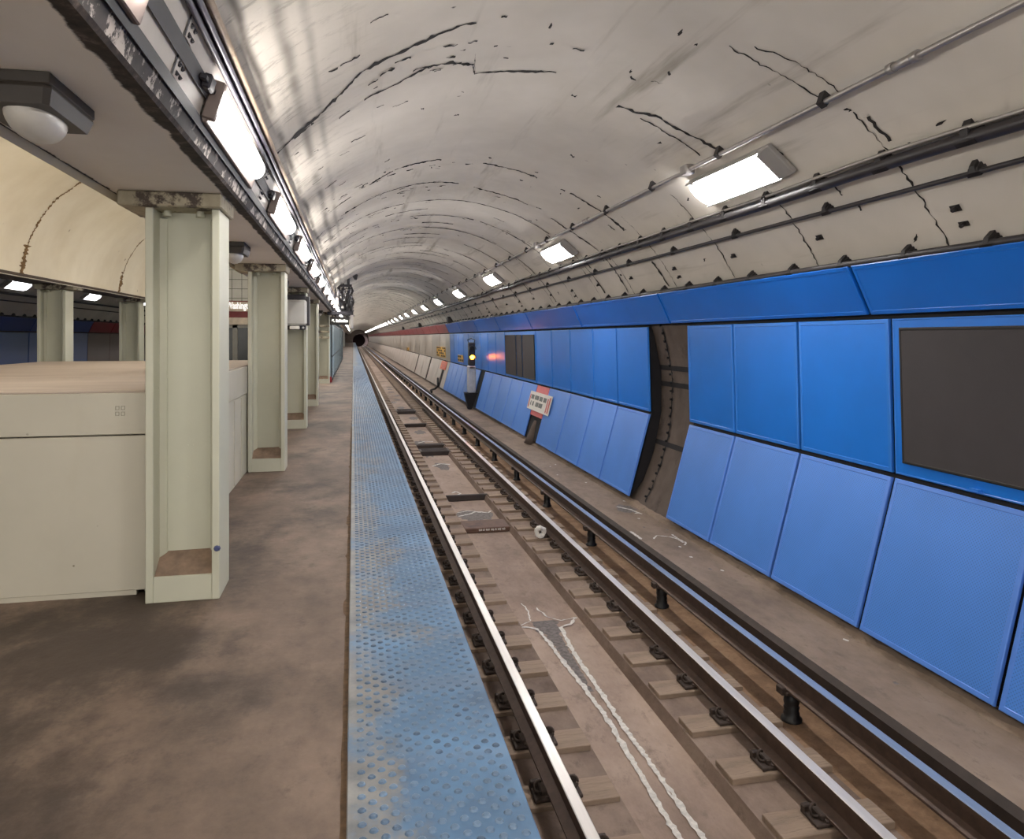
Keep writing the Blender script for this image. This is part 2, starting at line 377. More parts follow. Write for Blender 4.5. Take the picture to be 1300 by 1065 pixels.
CR = dict(
 b=[(133.6, 5.82), (131.5, 5.76), (127.9, 5.69), (126.1, 5.65), (123.2, 5.5), (119.0, 5.22), (114.5, 5.17), (108.6, 5.04), (105.8, 4.97), (103.7, 4.96)],
 b2=[(122.8, 6.03), (117.6, 5.83), (113.8, 5.83), (108.6, 5.66), (105.6, 5.68), (101.6, 5.8), (100.7, 6.0), (96.0, 6.01), (90.8, 6.04), (85.8, 6.02)],
 r1=[(74.5, 6.42), (70.8, 6.38), (67.9, 6.24), (64.2, 6.27), (62.4, 6.27), (56.1, 6.19)], r2=[(69.6, 6.47), (62.7, 6.47), (56.7, 6.47)],
 u1=[(70.2, 4.74), (63.8, 4.74), (55.6, 4.72)], u2=[(67.8, 4.61), (63.2, 4.52), (56.7, 4.52), (46.0, 4.48)],
 a=[(127.3, 9.73), (117.5, 9.47), (110.1, 9.09), (100.2, 9.04), (94.6, 9.18), (84.2, 9.34), (72.5, 9.48), (67.3, 9.52), (62.4, 9.5), (50.5, 9.45), (41.0, 9.45), (29.9, 9.33)],
 c=[(132.9, 10.95), (124.5, 10.63), (112.3, 10.45), (103.2, 10.38), (92.0, 10.59), (83.3, 10.85), (73.0, 10.95), (62.7, 11.05), (56.9, 11.09), (45.3, 10.84), (30, 10.84)],
 sv=[(103.5, 5.19), (102.7, 5.35), (101.5, 5.74), (100.7, 6.0)])
for k, w, gap in (('b', .016, 0), ('b2', .011, .25), ('r1', .014, 0), ('r2', .006, .1), ('u1', .004, .3), ('u2', .005, .3), ('a', .013, .42), ('c', .012, .3), ('sv', .007, .62)):
    crackline(tb, CR[k], w, 2, hash(k) % 97 if False else sum(map(ord, k)), gap)
for i in range(30):
    y0 = 11.9+1.52*i
    crackline(tb, [(133, y0+.1), (115, y0-.1), (95, y0), (60, y0+.06), (31, y0)], (.018+.0016*i), 2, 40+i, .45 if i % 2 else .25, rr=R-.008, step=.04)
    if i < 22: crackline(tb, [(132, y0+.75), (115, y0+.62), (95, y0+.7), (70, y0+.75)], .012+.001*i, 2, 340+i, .6, rr=R-.008, step=.04)
for y0 in (5.6, 9.3, 10.75, 11.9, 13.4, 14.9, 16.5, 18, 19.5):      # flakes strewn beside the ring joints
    for k in range(26):
        a = rnd.choice((rnd.uniform(96, 132), rnd.uniform(36, 132))); y = y0+rnd.gauss(0, .16); d = rnd.uniform(.4, 2.2)
        crackline(tb, [(a, y), (a-d, y+d*rnd.uniform(-.02, .02))], rnd.uniform(.004, .011), 2, 400+k, 0, rr=R-.008, step=.02)
for i in range(9):                       # thin seams between the cast rings, clear on the cable side
    y0 = 3.05+1.52*i
    crackline(tb, [(52, y0), (28.5, y0)], .004, 2, 90+i, .1, branch=0)
for i in range(46):                      # short flakes near the platform-side springing
    a = rnd.uniform(110, 132); y = rnd.uniform(3.2, 15)
    crackline(tb, [(a, y), (a-rnd.uniform(.8, 3.0), y-rnd.uniform(-.02, .06))], rnd.uniform(.004, .011), 2, 130+i, 0, step=.02)
for i in range(40):
    a = rnd.uniform(30, 112); y = rnd.uniform(3.0, 16)
    crackline(tb, [(a, y), (a-rnd.uniform(.3, 1.2), y+rnd.uniform(-.02, .05))], rnd.uniform(.008, .02), 2, 230+i, 0, step=.012)
ceiling = struct(tb.build('ceiling', [M_TUN, M_WALLCON, M_FLAKE]), 'curved off-white tunnel ceiling with peeling black cracks over the track')
# seam with bolt heads in the bare stretch of tube between the blue panel groups
sb = MB()
for a0 in range(24):
    a = A0+.06+(APIPE-.1-A0)*a0/24
    p = arc(a, R-.012); q = arc(a, R-.035)
    sb.sweep([(p[0], 10.16, p[1]), (q[0], 10.16, q[1])], .018, 6)
for a in (A0+.33, A0+.62, A0+.7):
    al = [arc(a+d, R-.012) for d in (-.012, .012)]
    sb.strip(al, [9.0, 10.6])
crk = [(math.degrees(A0)+2, 10.13), (math.degrees(APIPE)-2, 10.16)]
crackline(sb, crk, .012, 0, 55, 0, R-.006, branch=0)
struct(sb.build('trim_1', M_BLACK), 'dark bolted seam in the bare tube wall between blue panels')

tf = MB(); tube_mesh(tf, True)
struct(tf.build('wall_far_tunnel', [M_TUN, M_WALLCON]), 'dim curved lining of the far track tunnel')

# concourse vault between the two column rows
VR = 1.51; VZ = 2.42
vb = MB(); va = [PI*i/32 for i in range(33)]
vb.strip([(XM+VR*math.cos(a), VZ+VR*math.sin(a)) for a in va], [YN, 0, 6, 12, 18, 24, 40, 80, YF], 0, smooth=True, uvs=[a*VR for a in va])
fv = lambda a, y: (XM+(VR-.004)*math.cos(a), y, VZ+(VR-.004)*math.sin(a))
for i, (y0, g) in enumerate(((11.3, 0), (15.6, 0), (20.0, .2), (7.0, 0))):
    crackline(vb, [(179.5, y0-.05), (165, y0+.02), (150, y0), (120, y0-.1), (90, y0)], .022, 1, 70+i, g, fp=fv)
    crackline(vb, [(179.5, y0-.05), (172, y0+.04), (163, y0)], .07, 1, 75+i, .25, fp=fv)
    crackline(vb, [(179, y0-.8), (179, y0+2.5)], .05, 1, 85+i, .5, fp=fv)
struct(vb.build('ceiling_concourse', [M_VAULT, M_RUSTCRACK]), 'cream vaulted ceiling with rusty cracks between the column rows')

# ------------------------------------------------------------------ soffits and fascia
ys = [YN, 0, 10, 20, 40, 90, YF]
sf = MB(); sf.strip([(-1.425, 2.6), (-1.425, 2.47), (-.72, 2.47)], ys, 0)
struct(sf.build('ceiling_soffit', M_SOFFIT), 'tan underside of the beam over the near column row, edge rusted black')
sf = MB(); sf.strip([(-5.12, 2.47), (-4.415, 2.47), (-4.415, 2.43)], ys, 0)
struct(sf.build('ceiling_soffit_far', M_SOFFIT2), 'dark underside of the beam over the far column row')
P0, P1 = (-.72, 2.47), (-.566, 2.98)
def fas(k, out=0.0):
    b0, b1 = P1[0]-P0[0], P1[1]-P0[1]
    n = Vector((b1, 0, -b0)).normalized()
    a0, a1 = P0[0]+n.x*out, P0[1]-EYE+n.z*out
    u = (k*a1-a0)/(b0-k*b1)
    return (a0+b0*u, a1+b1*u+EYE)
fb = MB()
ks = [(-.8276, .0), (-.80, .006), (-.725, .008), (-.72, .02), (-.676, .02), (-.675, .0), (-.606, .0), (-.605, .012), (-.551, .012), (-.55, .0), (-.49, .0), (-.489, .008), (-.44, .008), (-.439, .0), (-.405, .0)]
mt = [1, 0, 2, 2, 2, 3, 2, 2, 2, 3, 2, 2, 2, 2]
fb.strip([fas(k, o) for k, o in ks], ys, mats=mt)
fascia = struct(fb.build('trim_2', [M_MOTTLE, M_SOFFIT, M_BEAM, M_PLATE]), 'black and white steel face of the beam above the platform edge')
jb = MB()                               # joint straps with screw heads on the white plates
for j in range(22):
    y = 3.02+2.6*j
    for ka, kb in ((-.672, -.602), (-.546, -.49)):
        a, b = fas(ka, .004), fas(kb, .004)
        jb.quad((a[0], y, a[1]), (b[0], y, b[1]), (b[0], y+.02, b[1]), (a[0], y+.02, a[1]), 1)
        jb.quad((a[0], y+.02, a[1]), (b[0], y+.02, b[1]), (b[0], y+.13, b[1]), (a[0], y+.13, a[1]), 0)
        for f in (.25, .7):
            for yy in (.05, .1):
                kk = ka+(kb-ka)*f; p, q = fas(kk, .0), fas(kk, .012)
                jb.sweep([(p[0], y+yy, p[1]), (q[0], y+yy, q[1])], .009, 6, 1)
jb.build('joint_strap', [M_PLATE, M_BEAM], fascia)
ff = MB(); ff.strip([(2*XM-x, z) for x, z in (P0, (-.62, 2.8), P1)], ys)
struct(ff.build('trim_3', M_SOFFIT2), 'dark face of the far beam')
# conduits along the fascia
for k, r_, mat, nm, lab, o in ((-.448, .014, M_CONDUITL, 'conduit', 'upper of two thin grey conduits running above the fluorescent lights', .024),
                               (-.478, .012, M_CONDUITL, 'conduit', 'lower of two thin grey conduits running above the fluorescent lights', .022),
                               (-.419, .02, M_TANPIPE, 'tan_pipe', 'thick tan pipe where the beam meets the curved ceiling', .02)):
    mb = MB(); x, z = fas(k, o)
    mb.sweep([(x, y, z) for y in [YN]+list(range(-4, 61, 2))+[100, YF]], r_, 10)
    tag(mb.build(nm, mat), lab, 'pipe')

# ------------------------------------------------------------------ platform, strip, trackbed, ledge
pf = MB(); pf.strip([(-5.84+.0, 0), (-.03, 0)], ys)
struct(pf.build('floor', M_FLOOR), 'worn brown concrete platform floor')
pe = MB(); pe.strip([(-.03, -.02), (.575, -.02), (.575, -.14), (.42, -.14), (.42, -1.35)], ys)
pe.strip([(-5.84+.03, -.0), (-6.42, -.0), (-6.42, -.14), (-6.26, -.14), (-6.26, -1.35)], ys)
struct(pe.build('floor_platform_edge', M_BLACK), 'dark platform edge above the track')
jt = MB(); prev = None
for i in range(190):
    y = 2.0+i*.06; w = .010+.006*mnoise.noise(Vector((i*.3, 2, 0)))
    if mnoise.noise(Vector((i*.11, 7, 0))) > .35: w += .012
    a, b = jt.vert((-.034-w, y, .003)), jt.vert((-.022, y, .003))
    if prev: jt.face((prev[0], prev[1], b, a))
    prev = (a, b)
struct(jt.build('trim_4', plain('joint_dirt', rgb(96, 74, 52), .9, var=.5, scale=20)), 'dirty joint between platform floor and blue strip')

st = MB(); st.box(-.022, .58, YN, YF, -.015, .022, 0, .004)
st2 = MB(); hgt, rad = .0055, .0155; n = 10
for i in range(int((42-2.0)/.037)):
    y = 2.0+i*.037; n = 10 if y < 8 else 6
    for j in range(8):
        x = .028+j*.073+(.0365 if i % 2 else 0)
        if x > .565: continue
        rings = []
        for rr, hh in (((rad, 0), (rad*.78, hgt*.75), (rad*.6, hgt)) if y < 8 else ((rad, 0), (rad*.65, hgt))):
            rings.append([st2.vert((x+rr*math.cos(2*PI*k/n), y+rr*math.sin(2*PI*k/n), .0221+hh)) for k in range(n)])
        for r0, r1 in zip(rings, rings[1:]):
            for k in range(n): st2.face((r0[k], r0[(k+1) % n], r1[(k+1) % n], r1[k]), 0, True)
        st2.face(rings[-1], 0)
# the domes stay in the strip's own mesh
base = len(st.v); st.v += st2.v; st.f += [tuple(i+base for i in f) for f in st2.f]; st.m += [1]*len(st2.m); st.sm += st2.sm
tag(st.build('tactile_strip', [M_STRIP, plain('worn_highlit_studs', rgb(100, 124, 150), .28, var=.3, scale=3, dirt=rgb(70, 90, 114), dscale=4, dlo=.48, dhi=.6)]), 'worn blue studded warning strip along the platform edge', 'tactile paving', kind='thing')  # lighter studs: wear plus painted rim highlights

ZT, ZG, ZTR = -1.20, -1.235, -1.33
gb = MB()
gb.strip([(.42, ZG), (1.61, ZG), (1.63, ZTR), (2.30, ZTR), (2.33, ZG), (3.05, ZG)], ys, mats=[0, 0, 1, 0, 0])
gb.strip([(3.05, ZG), (3.44, ZG)], ys, 2)
def squig(mb, pts, w, m, z, seed):
    r_ = random.Random(seed); prev = None
    P = []
    for (a, b), (c, d) in zip(pts, pts[1:]):
        n = max(1, int(math.hypot(c-a, d-b)/.025))
        for i in range(n): P.append((a+(c-a)*i/n, b+(d-b)*i/n, math.atan2(d-b, c-a)))
    for i, (x, y, an) in enumerate(P):
        nx, ny = -math.sin(an), math.cos(an); ww = w*r_.uniform(.45, 1.35); o = .018*mnoise.noise(Vector((i*.25, seed, 0)))
        cur = (mb.vert((x+nx*(o-ww), y+ny*(o-ww), z)), mb.vert((x+nx*(o+ww), y+ny*(o+ww), z)))
        if prev: mb.face((prev[0], prev[1], cur[1], cur[0]), m)
        prev = cur
def blob(mb, x, y, rx, ry, m, z, seed, n=22):
    r_ = random.Random(seed); c0 = mb.vert((x, y, z)); ring = []
    for k in range(n):
        q = r_.uniform(.65, 1.15); ring.append(mb.vert((x+rx*q*math.cos(2*PI*k/n), y+ry*q*math.sin(2*PI*k/n), z)))
    for k in range(n): mb.face((c0, ring[k], ring[(k+1) % n]), m)
Z1 = ZTR+.004
lw = [(1.66, 7.28), (1.80, 7.22), (1.83, 6.9), (1.84, 6.55), (1.87, 6.1), (1.89, 5.7), (1.90, 5.33), (1.885, 5.0), (1.876, 4.72), (1.86, 4.2), (1.85, 3.4)]
rw = [(2.27, 7.42), (2.16, 7.25), (2.05, 7.2), (2.0, 6.55), (1.995, 5.8), (1.99, 5.2), (2.0, 4.69), (2.0, 4.2), (2.0, 3.4)]
squig(gb, lw, .017, 3, Z1+.003, 1); squig(gb, rw, .017, 3, Z1+.003, 2)
squig(gb, [(x+.012, y) for x, y in lw[2:]], .012, 3, Z1+.0035, 5); squig(gb, [(x-.012, y) for x, y in rw[2:]], .012, 3, Z1+.0035, 6)
squig(gb, [(1.66, 7.32), (1.78, 7.42), (1.83, 7.7), (1.8, 7.95)], .008, 3, Z1+.003, 3); squig(gb, [(2.27, 7.42), (2.1, 7.36), (1.98, 7.5), (1.93, 7.8)], .008, 3, Z1+.003, 4)
# grey crust between the two white lines
pr = None
for i in range(40):
    y = 7.4-i*.04; w = (.13 if i < 8 else .085*(1-i/48))+.04*mnoise.noise(Vector((i*.6, 1, 1)))
    cur = (gb.vert((1.92-w, y, Z1)), gb.vert((1.92+w*rnd.uniform(.7, 1.2), y, Z1)))
    if pr: gb.face((pr[0], pr[1], cur[1], cur[0]), 4)
    pr = cur
blob(gb, 1.95, 12.0, .34, .42, 4, Z1-.001, 12)
squig(gb, [(1.68, 12.0), (1.85, 12.1), (2.0, 12.25), (2.2, 12.15), (2.28, 12.3)], .02, 3, Z1+.002, 14)
squig(gb, [(1.7, 12.25), (1.9, 12.35), (2.15, 12.2)], .012, 3, Z1+.002, 15)
squig(gb, [(1.88, 13.6), (1.96, 13.75), (1.9, 13.95), (1.8, 13.8)], .02, 3, Z1+.002, 16); squig(gb, [(1.85, 13.5), (1.9, 13.3)], .012, 3, Z1+.002, 17)
for i in range(14):
    y = 16.5+i*2.1+rnd.uniform(-.4, .4); blob(gb, rnd.uniform(1.75, 2.2), y, .18, .5, 4, Z1-.001, 30+i)
    if i % 2 == 0: squig(gb, [(1.75, y), (1.95, y+.3), (2.2, y+.15)], .03, 3, Z1+.002, 50+i)
struct(gb.build('ground_trackbed', [M_TRACK, M_TROUGH, M_RUBBLE, M_WHITECRUST, M_GREYCRUST, M_SHADE_STEEL]), 'brown concrete trackbed with a central drain trough')
lg = MB(); ledge_n = 90
prof = [(3.44, ZG), (3.41, -.93), (3.45, -.89), (4.12, -.89)]
lg.strip(prof, ys, mats=[1, 1, 0])  # side face coloured dark as painted shade
lz = -.887
blob(lg, 3.86, 10.15, .14, .3, 3, lz, 61); squig(lg, [(3.78, 10.3), (3.9, 10.1), (3.97, 9.8), (3.88, 9.9)], .02, 2, lz+.002, 62)
squig(lg, [(3.62, 8.55), (3.72, 8.7), (3.86, 8.6), (3.95, 8.35), (3.86, 8.2)], .012, 2, lz+.002, 63); squig(lg, [(3.93, 8.7), (3.9, 8.3)], .014, 2, lz+.002, 64)
squig(lg, [(3.47, 8.95), (3.47, 8.55)], .02, 2, lz+.002, 65)
for i in range(16): blob(lg, rnd.uniform(3.55, 4.05), rnd.uniform(3.6, 14), .02, .03, 2 if i % 3 else 3, lz, 80+i, 9)
struct(lg.build('floor_ledge', [M_LEDGE, M_SHADE_STEEL, M_WHITECRUST, M_GREYCRUST]), 'brown concrete ledge between third rail and panel wall')
# rough rubble kerb at the foot of the wall
kb = MB(); pr = None
for i in range(200):
    y = 2.6+i*.09; h = .05+.035*mnoise.noise(Vector((i*.4, 0, 3))); d = .04+.03*mnoise.noise(Vector((i*.35, 4, 3)))
    cur = [kb.vert((4.11-d-.03, y, -.888)), kb.vert((4.11-d, y, -.89+h*.7)), kb.vert((4.125, y, -.89+h))]
    if pr:
        kb.face((pr[0], cur[0], cur[1], pr[1])); kb.face((pr[1], cur[1], cur[2], pr[2]))
    pr = cur
struct(kb.build('baseboard_right', M_LEDGE), 'crumbling concrete kerb at the foot of the panel wall')
fg = MB(); fg.strip([(-6.26, ZG), (-10.0, ZG)], ys); struct(fg.build('ground_far_trackbed', M_TRACK), 'trackbed of the far tunnel')

# sump cover and slots in the drain
sp = MB(); sp.box(1.62, 2.32, 10.93, 11.42, ZTR+.0, ZTR+.075, 0, .012)
for i in range(12):
    x = 1.85+i*.035+rnd.uniform(-.01, .01); q = [sp.vert((x+rnd.uniform(.6, 1)*.02*math.cos(2*PI*k/8), 10.926, ZTR+.045+rnd.uniform(.6, 1)*.02*math.sin(2*PI*k/8))) for k in range(8)]; sp.face(q, 1)
o = tag(sp.build('sump_cover', [plain('sump_rust', rgb(98, 72, 58), .7, var=.35, scale=8, dirt=rgb(60, 44, 38)), M_WHITECRUST]), 'dark rusty drain cover lying across the trough near the white litter', 'drain cover')
for i, (y, d, lab) in enumerate(((13.12, .06, 'narrow black steel strip lying across the drain trough beyond the drain cover'), (18.3, .5, 'wide dark steel grate across the trough, nearest of the two wide grates'),
                               (19.4, .3, 'dark steel grate across the trough just beyond the widest grate'), (24.2, .12, 'dark steel strip across the trough midway down the track'), (28.4, .9, 'dark square drain pit cover far down the trough'))):
    mb = MB(); mb.box(1.60, 2.36, y, y+d, ZTR, ZTR+.11, 0, .01)
    for q in range(int(d/.1)): mb.box(1.66, 2.30, y+.04+q*.1, y+.08+q*.1, ZTR+.11, ZTR+.118)
    tag(mb.build('drain_grate', M_SHADE_STEEL), lab, 'drain cover')

# ------------------------------------------------------------------ rails
def rail(name, xc, top, base, hw, bw, mtop, label, cat):
    h = hw; z = top
    prof = [(h, z-.004), (h*.86, z), (-h*.86, z), (-h, z-.004), (-h, z-.03), (-.012, z-.045), (-.010, base+.035), (-bw, base+.014), (-bw, base), (bw, base), (bw, base+.014), (.010, base+.035), (.012, z-.045), (h, z-.03)]
    mb = MB(); mats = [1, 1, 1]+[0]*11
    mb.prism([(x+xc, zz) for x, zz in prof], YN, YF, 0, mats)
    return tag(mb.build(name, [M_RAIL, mtop]), label, cat)
XR1, XR2, X3 = 1.219, 2.726, 3.175
rail('running_rail', XR1, -1.0, -1.165, .036, .07, M_RAILTOP, 'shiny-topped steel running rail nearest the platform edge', 'rail')
rail('running_rail', XR2, -1.0, -1.165, .036, .07, M_RAILTOP, 'dark steel running rail on the third-rail side of the track', 'rail')
rail('third_rail', X3, -.845, -1.0, .034, .065, M_RAILTOP3, 'raised third rail with bluish shiny top on black insulators', 'rail')
# protective timber strip at the third rail's foot is part of the bed; insulators carry the rail
def insulator():
    mb = MB(); p = [(.075, ZG), (.075, ZG+.02), (.055, ZG+.03), (.058, ZG+.06), (.05, ZG+.07), (.058, ZG+.10), (.05, ZG+.11), (.058, ZG+.14), (.052, -1.03)]
    n = 14; rings = [[mb.vert((r*math.cos(2*PI*k/n), r*math.sin(2*PI*k/n), z)) for k in range(n)] for r, z in p]
    for a, b in zip(rings, rings[1:]):
        for k in range(n): mb.face((a[k], a[(k+1) % n], b[(k+1) % n], b[k]), 0, True)
    mb.face(rings[-1])
    o = mb.build('rail_insulator', M_INSUL)
    c = MB(); c.box(-.08, .08, -.06, .06, -1.03, -1.0, 0, .008); c.box(-.105, -.065, -.04, .04, -1.03, -.975, 0, .005)
    c.build('rail_chair', M_CLIP, o); return o
ins = insulator()
for i in range(34):
    o = ins if i == 0 else dup(ins)
    o.location = (X3, 2.57+2.36*i, 0)
    tag(o, 'black pot insulator under the third rail, ' + ('nearest the camera edge' if i == 0 else ordinal(i)+' one along from the nearest visible'), 'insulator', 'insulators carrying the third rail')

# tie blocks with their plates and spring clips
def clip_mesh(side):
    mb = MB()
    mb.box(side*.085-.02, side*.085+.02, -.05, .05, .02, .052, 0, .006)
    pts = []
    for k in range(12):
        a = -PI*.75+k/11*PI*1.6
        pts.append((side*(.115+.026*math.cos(a)), .02+.0*k-.045+.05*k/11, .045+.026*math.sin(a)+.012))
    mb.sweep(pts, .0085, 6)
    return mb
def tie(name, x0, x1, xr, lab, grp, full):
    root = empty(name)
    mb = MB(); mb.box(x0, x1, -.115, .115, ZG-.01, ZT, 0, .004)
    mb.build('tie_block_body', M_TIE, root)
    if full:
        p = MB(); p.box(xr-.15, xr+.15, -.085, .085, ZT, ZT+.022, 0, .005); p.box(xr-.085, xr+.085, -.08, .08, ZT+.022, -1.166, 0, .004)
        p.build('tie_plate', M_CLIP, root)
        for s in (-1, 1):
            c = clip_mesh(s).build('rail_clip', M_CLIP, root, (xr, 0, ZT))
            b = MB(); b.box(s*.122-.028, s*.122+.028, .045, .085, .018, .055, 0, .006); b.build('shoulder', M_CLIP, c)
    return root
NT_FULL, NT_ALL = 46, 110
for side, (x0, x1, xr, lab, grp) in enumerate(((.86, 1.595, XR1, 'short wooden tie block under the platform-side rail', 'tie blocks under the platform-side rail'),
                                               (2.345, 3.06, XR2, 'short wooden tie block under the far rail beside the third rail', 'tie blocks under the far rail'))):
    a = tie('tie_block', x0, x1, xr, lab, grp, True); b = None
    for i in range(NT_ALL):
        y = 2.575+.57*i+.115
        if i < NT_FULL: o = a if i == 0 else dup(a)
        else:
            if b is None: b = tie('tie_block', x0, x1, xr, lab, grp, False); o = b
            else: o = dup(b)
        o.location = (0, y, rnd.uniform(-.006, .006)); tag(o, lab, 'tie', grp)
    mb = MB()
    for i in range(NT_ALL, 380): y = 2.575+.57*i; mb.box(x0, x1, y, y+.23, ZG-.01, ZT)
    if side == 0: far = mb
    else:
        base = len(far.v); far.v += mb.v; far.f += [tuple(q+base for q in f) for f in mb.f]; far.m += mb.m; far.sm += mb.sm
tag(far.build('distant_tie_blocks', M_TIE), 'tie blocks running on into the far distance', 'tie', kind='stuff')

# litter
mb = MB(); n1, n2 = 12, 8
rr = random.Random(5); ring = []
for i in range(n1):
    a = 2*PI*i/n1; row = []
    for j in range(n2):
        b = 2*PI*j/n2; q = rr.uniform(.7, 1.3)
        row.append(mb.vert((.055*math.cos(a)+.032*q*math.cos(b)*math.cos(a), .02+.034*q*math.sin(b), .058*math.sin(a)+.032*q*math.cos(b)*math.sin(a)+.085)))
    ring.append(row)
for i in range(n1):
    for j in range(n2): mb.face((ring[i][j], ring[(i+1) % n1][j], ring[(i+1) % n1][(j+1) % n2], ring[i][(j+1) % n2]))
tag(mb.build('crumpled_litter', M_WHITE, None, (2.55, 10.0, ZT)), 'crumpled white ring-shaped litter on a tie beside the far rail', 'litter')

# ------------------------------------------------------------------ wall panels
def panel_mesh(mb, a, b, y0, y1, th=.03, gap=.021, rim=.035, mf=0, mr=1, flip=False, y_uv=0):
    """Tray panel between profile points a (bottom) and b (top) in XZ, spanning y0..y1; faces the track."""
    A, B = Vector((a[0], 0, a[1])), Vector((b[0], 0, b[1])); d = (B-A); L = d.length; d.normalize()
    nrm = Vector((-d.z, 0, d.x)) if not flip else Vector((d.z, 0, -d.x))
    def P(s, y, o): q = A+d*s+nrm*o; return (q.x, y, q.z)
    s0, s1, ya, yb = gap*.6, L-gap*.6, y0+gap, y1-gap
    sh = []
    for o, i in ((0, 0), (th-.006, 0), (th, .006), (th, rim), (th-.004, rim+.004)):
        r_ = []
        for s, y in ((s0+i, ya+i), (s0+i, yb-i), (s1-i, yb-i), (s1-i, ya+i)):
            k = mb.vert(P(s, y, o)); mb.uv[k] = (y, s); r_.append(k)
        sh.append(r_)
    for q, (r0, r1) in enumerate(zip(sh, sh[1:])):
        for k in range(4): mb.face((r0[k], r0[(k+1) % 4], r1[(k+1) % 4], r1[k]), mr)
    mb.face(sh[-1], mf); mb.face(sh[0][::-1], mr)
LOB, MIDX, TOPX = (4.055, -.80), (4.40, .445), (4.365, 1.765)
MIDX2, TOP2 = (4.40, .465), (4.345, 1.79)
UPT = (4.135, 2.225)
def put(name, a, b, y0, y1, mats, label, group, **kw):
    mb = MB(); panel_mesh(mb, a, b, y0, y1, **kw)
    return tag(mb.build(name, mats), label, 'wall panel', group, kind='thing')
G_MID, G_LOW, G_UP = 'tall blue middle wall panels', 'pale blue perforated lower wall panels', 'long blue upper wall panels'
near = [5.33, 6.64, 7.93, 9.15]
for i in range(3):
    w = ORD[i]
    put('cladding_sheet', MIDX2, TOPX, near[i], near[i+1], [M_BLUE, M_BLUERIM], f'tall blue middle panel, {w} along from the big dark poster frame', G_MID)
    put('cladding_sheet', LOB, MIDX, near[i], near[i+1], [M_BLUEL, M_BLUELRIM], f'pale blue perforated lower panel, {w} beyond the one under the big dark poster', G_LOW)
put('cladding_sheet', LOB, MIDX, 4.0, 5.33, [M_BLUEL, M_BLUELRIM], 'large pale blue perforated lower panel directly under the big dark poster', G_LOW)
put('cladding_sheet', LOB, MIDX, 2.67, 4.0, [M_BLUEL, M_BLUELRIM], 'pale blue lower panel cut off at the right edge of the photo', G_LOW)
# big poster frame
pr_ = empty('poster_frame', (4.38, 4.0, .45))
def child(mb, name, mats, root):
    o = mb.build(name, mats); o.parent = root; o.matrix_parent_inverse = root.matrix_world.inverted() if False else o.matrix_parent_inverse
    o.location = Vector(o.location)-root.location; return o
mb = MB(); panel_mesh(mb, MIDX2, TOPX, 2.67, 5.33, rim=.012); child(mb, 'frame', [M_BLUE, M_BLUERIM], pr_)
mb = MB(); panel_mesh(mb, (MIDX2[0]-.034, MIDX2[1]+.1), (TOPX[0]-.034, TOPX[1]-.075), 2.75, 5.235, th=.012, rim=.02); child(mb, 'poster_board', [M_SCREEN, M_INK], pr_)
mb = MB(); mb.box(4.33, 4.365, 4.44, 4.52, .50, .515); child(mb, 'latch', M_BLUERIM, pr_)
tag(pr_, 'large blue poster frame holding a plain dark board at the right edge', 'poster frame')
mids = [10.48, 11.85, 13.12, 14.6, 16.05, 17.5]
for i in range(5):
    put('cladding_sheet', MIDX2, TOPX, mids[i], mids[i+1], [M_BLUE, M_BLUERIM], f'tall blue middle panel, {ORD[i]} past the bare concrete gap in the wall', G_MID)
lows = [10.48, 11.85, 13.12, 14.6, 16.28]
for i in range(4):
    put('cladding_sheet', LOB, MIDX, lows[i], lows[i+1], [M_BLUEL, M_BLUELRIM], f'pale blue lower panel, {ORD[i]} past the bare concrete gap, before the red board', G_LOW)
for i in range(5):
    put('cladding_sheet', LOB, MIDX, 17.42+1.456*i, 17.42+1.456*(i+1), [M_BLUEL, M_BLUELRIM], f'pale blue lower panel, {ORD[i]} past the red board, before the amber signal', G_LOW)
for i in range(6):
    put('cladding_sheet', LOB, MIDX, 25.6+1.383*i, 25.6+1.383*(i+1), [M_BLUEL, M_BLUELRIM], f'pale blue lower panel, {ORD[i]} past the amber signal', G_LOW)
for i in range(9):
    put('cladding_sheet', MIDX2, TOPX, 21.3+1.4*i, 21.3+1.4*(i+1), [M_BLUE, M_BLUERIM], f'tall blue middle panel, {ORD[i]} past the pair of small dark posters', G_MID)
for i in range(1, 9):
    y = -2.55+4.05*i-.0
    put('cladding_sheet', TOP2, UPT, y, y+4.05, [M_BLUEU, M_BLUEU], f'long blue upper panel, {ordinal(max(i-1, 0))} from the camera along the wall top' if i else 'long blue upper panel beside and behind the camera', G_UP, gap=.022)
yb = 33.9
for i in range(46):
    y = yb+4.05*i; w = ordinal(i)
    put('cladding_sheet', TOP2, UPT, y, y+4.05, [M_RED, M_RED], f'dull red upper panel, {w} beyond the blue panels', 'dull red upper wall panels', rim=.02)
    put('cladding_sheet', MIDX2, TOPX, y, y+4.05, [M_TAN, M_TAN], f'tan streaked middle panel, {w} beyond the blue panels', 'tan middle wall panels', rim=.02)
    if i == 0: put('cladding_sheet', LOB, MIDX, y, 35.3, [M_TANL, M_TANL], 'narrow tan lower panel between blue panels and orange sign slot', 'tan lower wall panels', rim=.02)
    y0 = 36.2 if i == 0 else y+(.7 if i in (2, 4) else 0)
    put('cladding_sheet', LOB, MIDX, y0, y+4.05, [M_TANL, M_TANL], f'tan lower panel, {w} full one beyond the blue panels', 'tan lower wall panels', rim=.02)
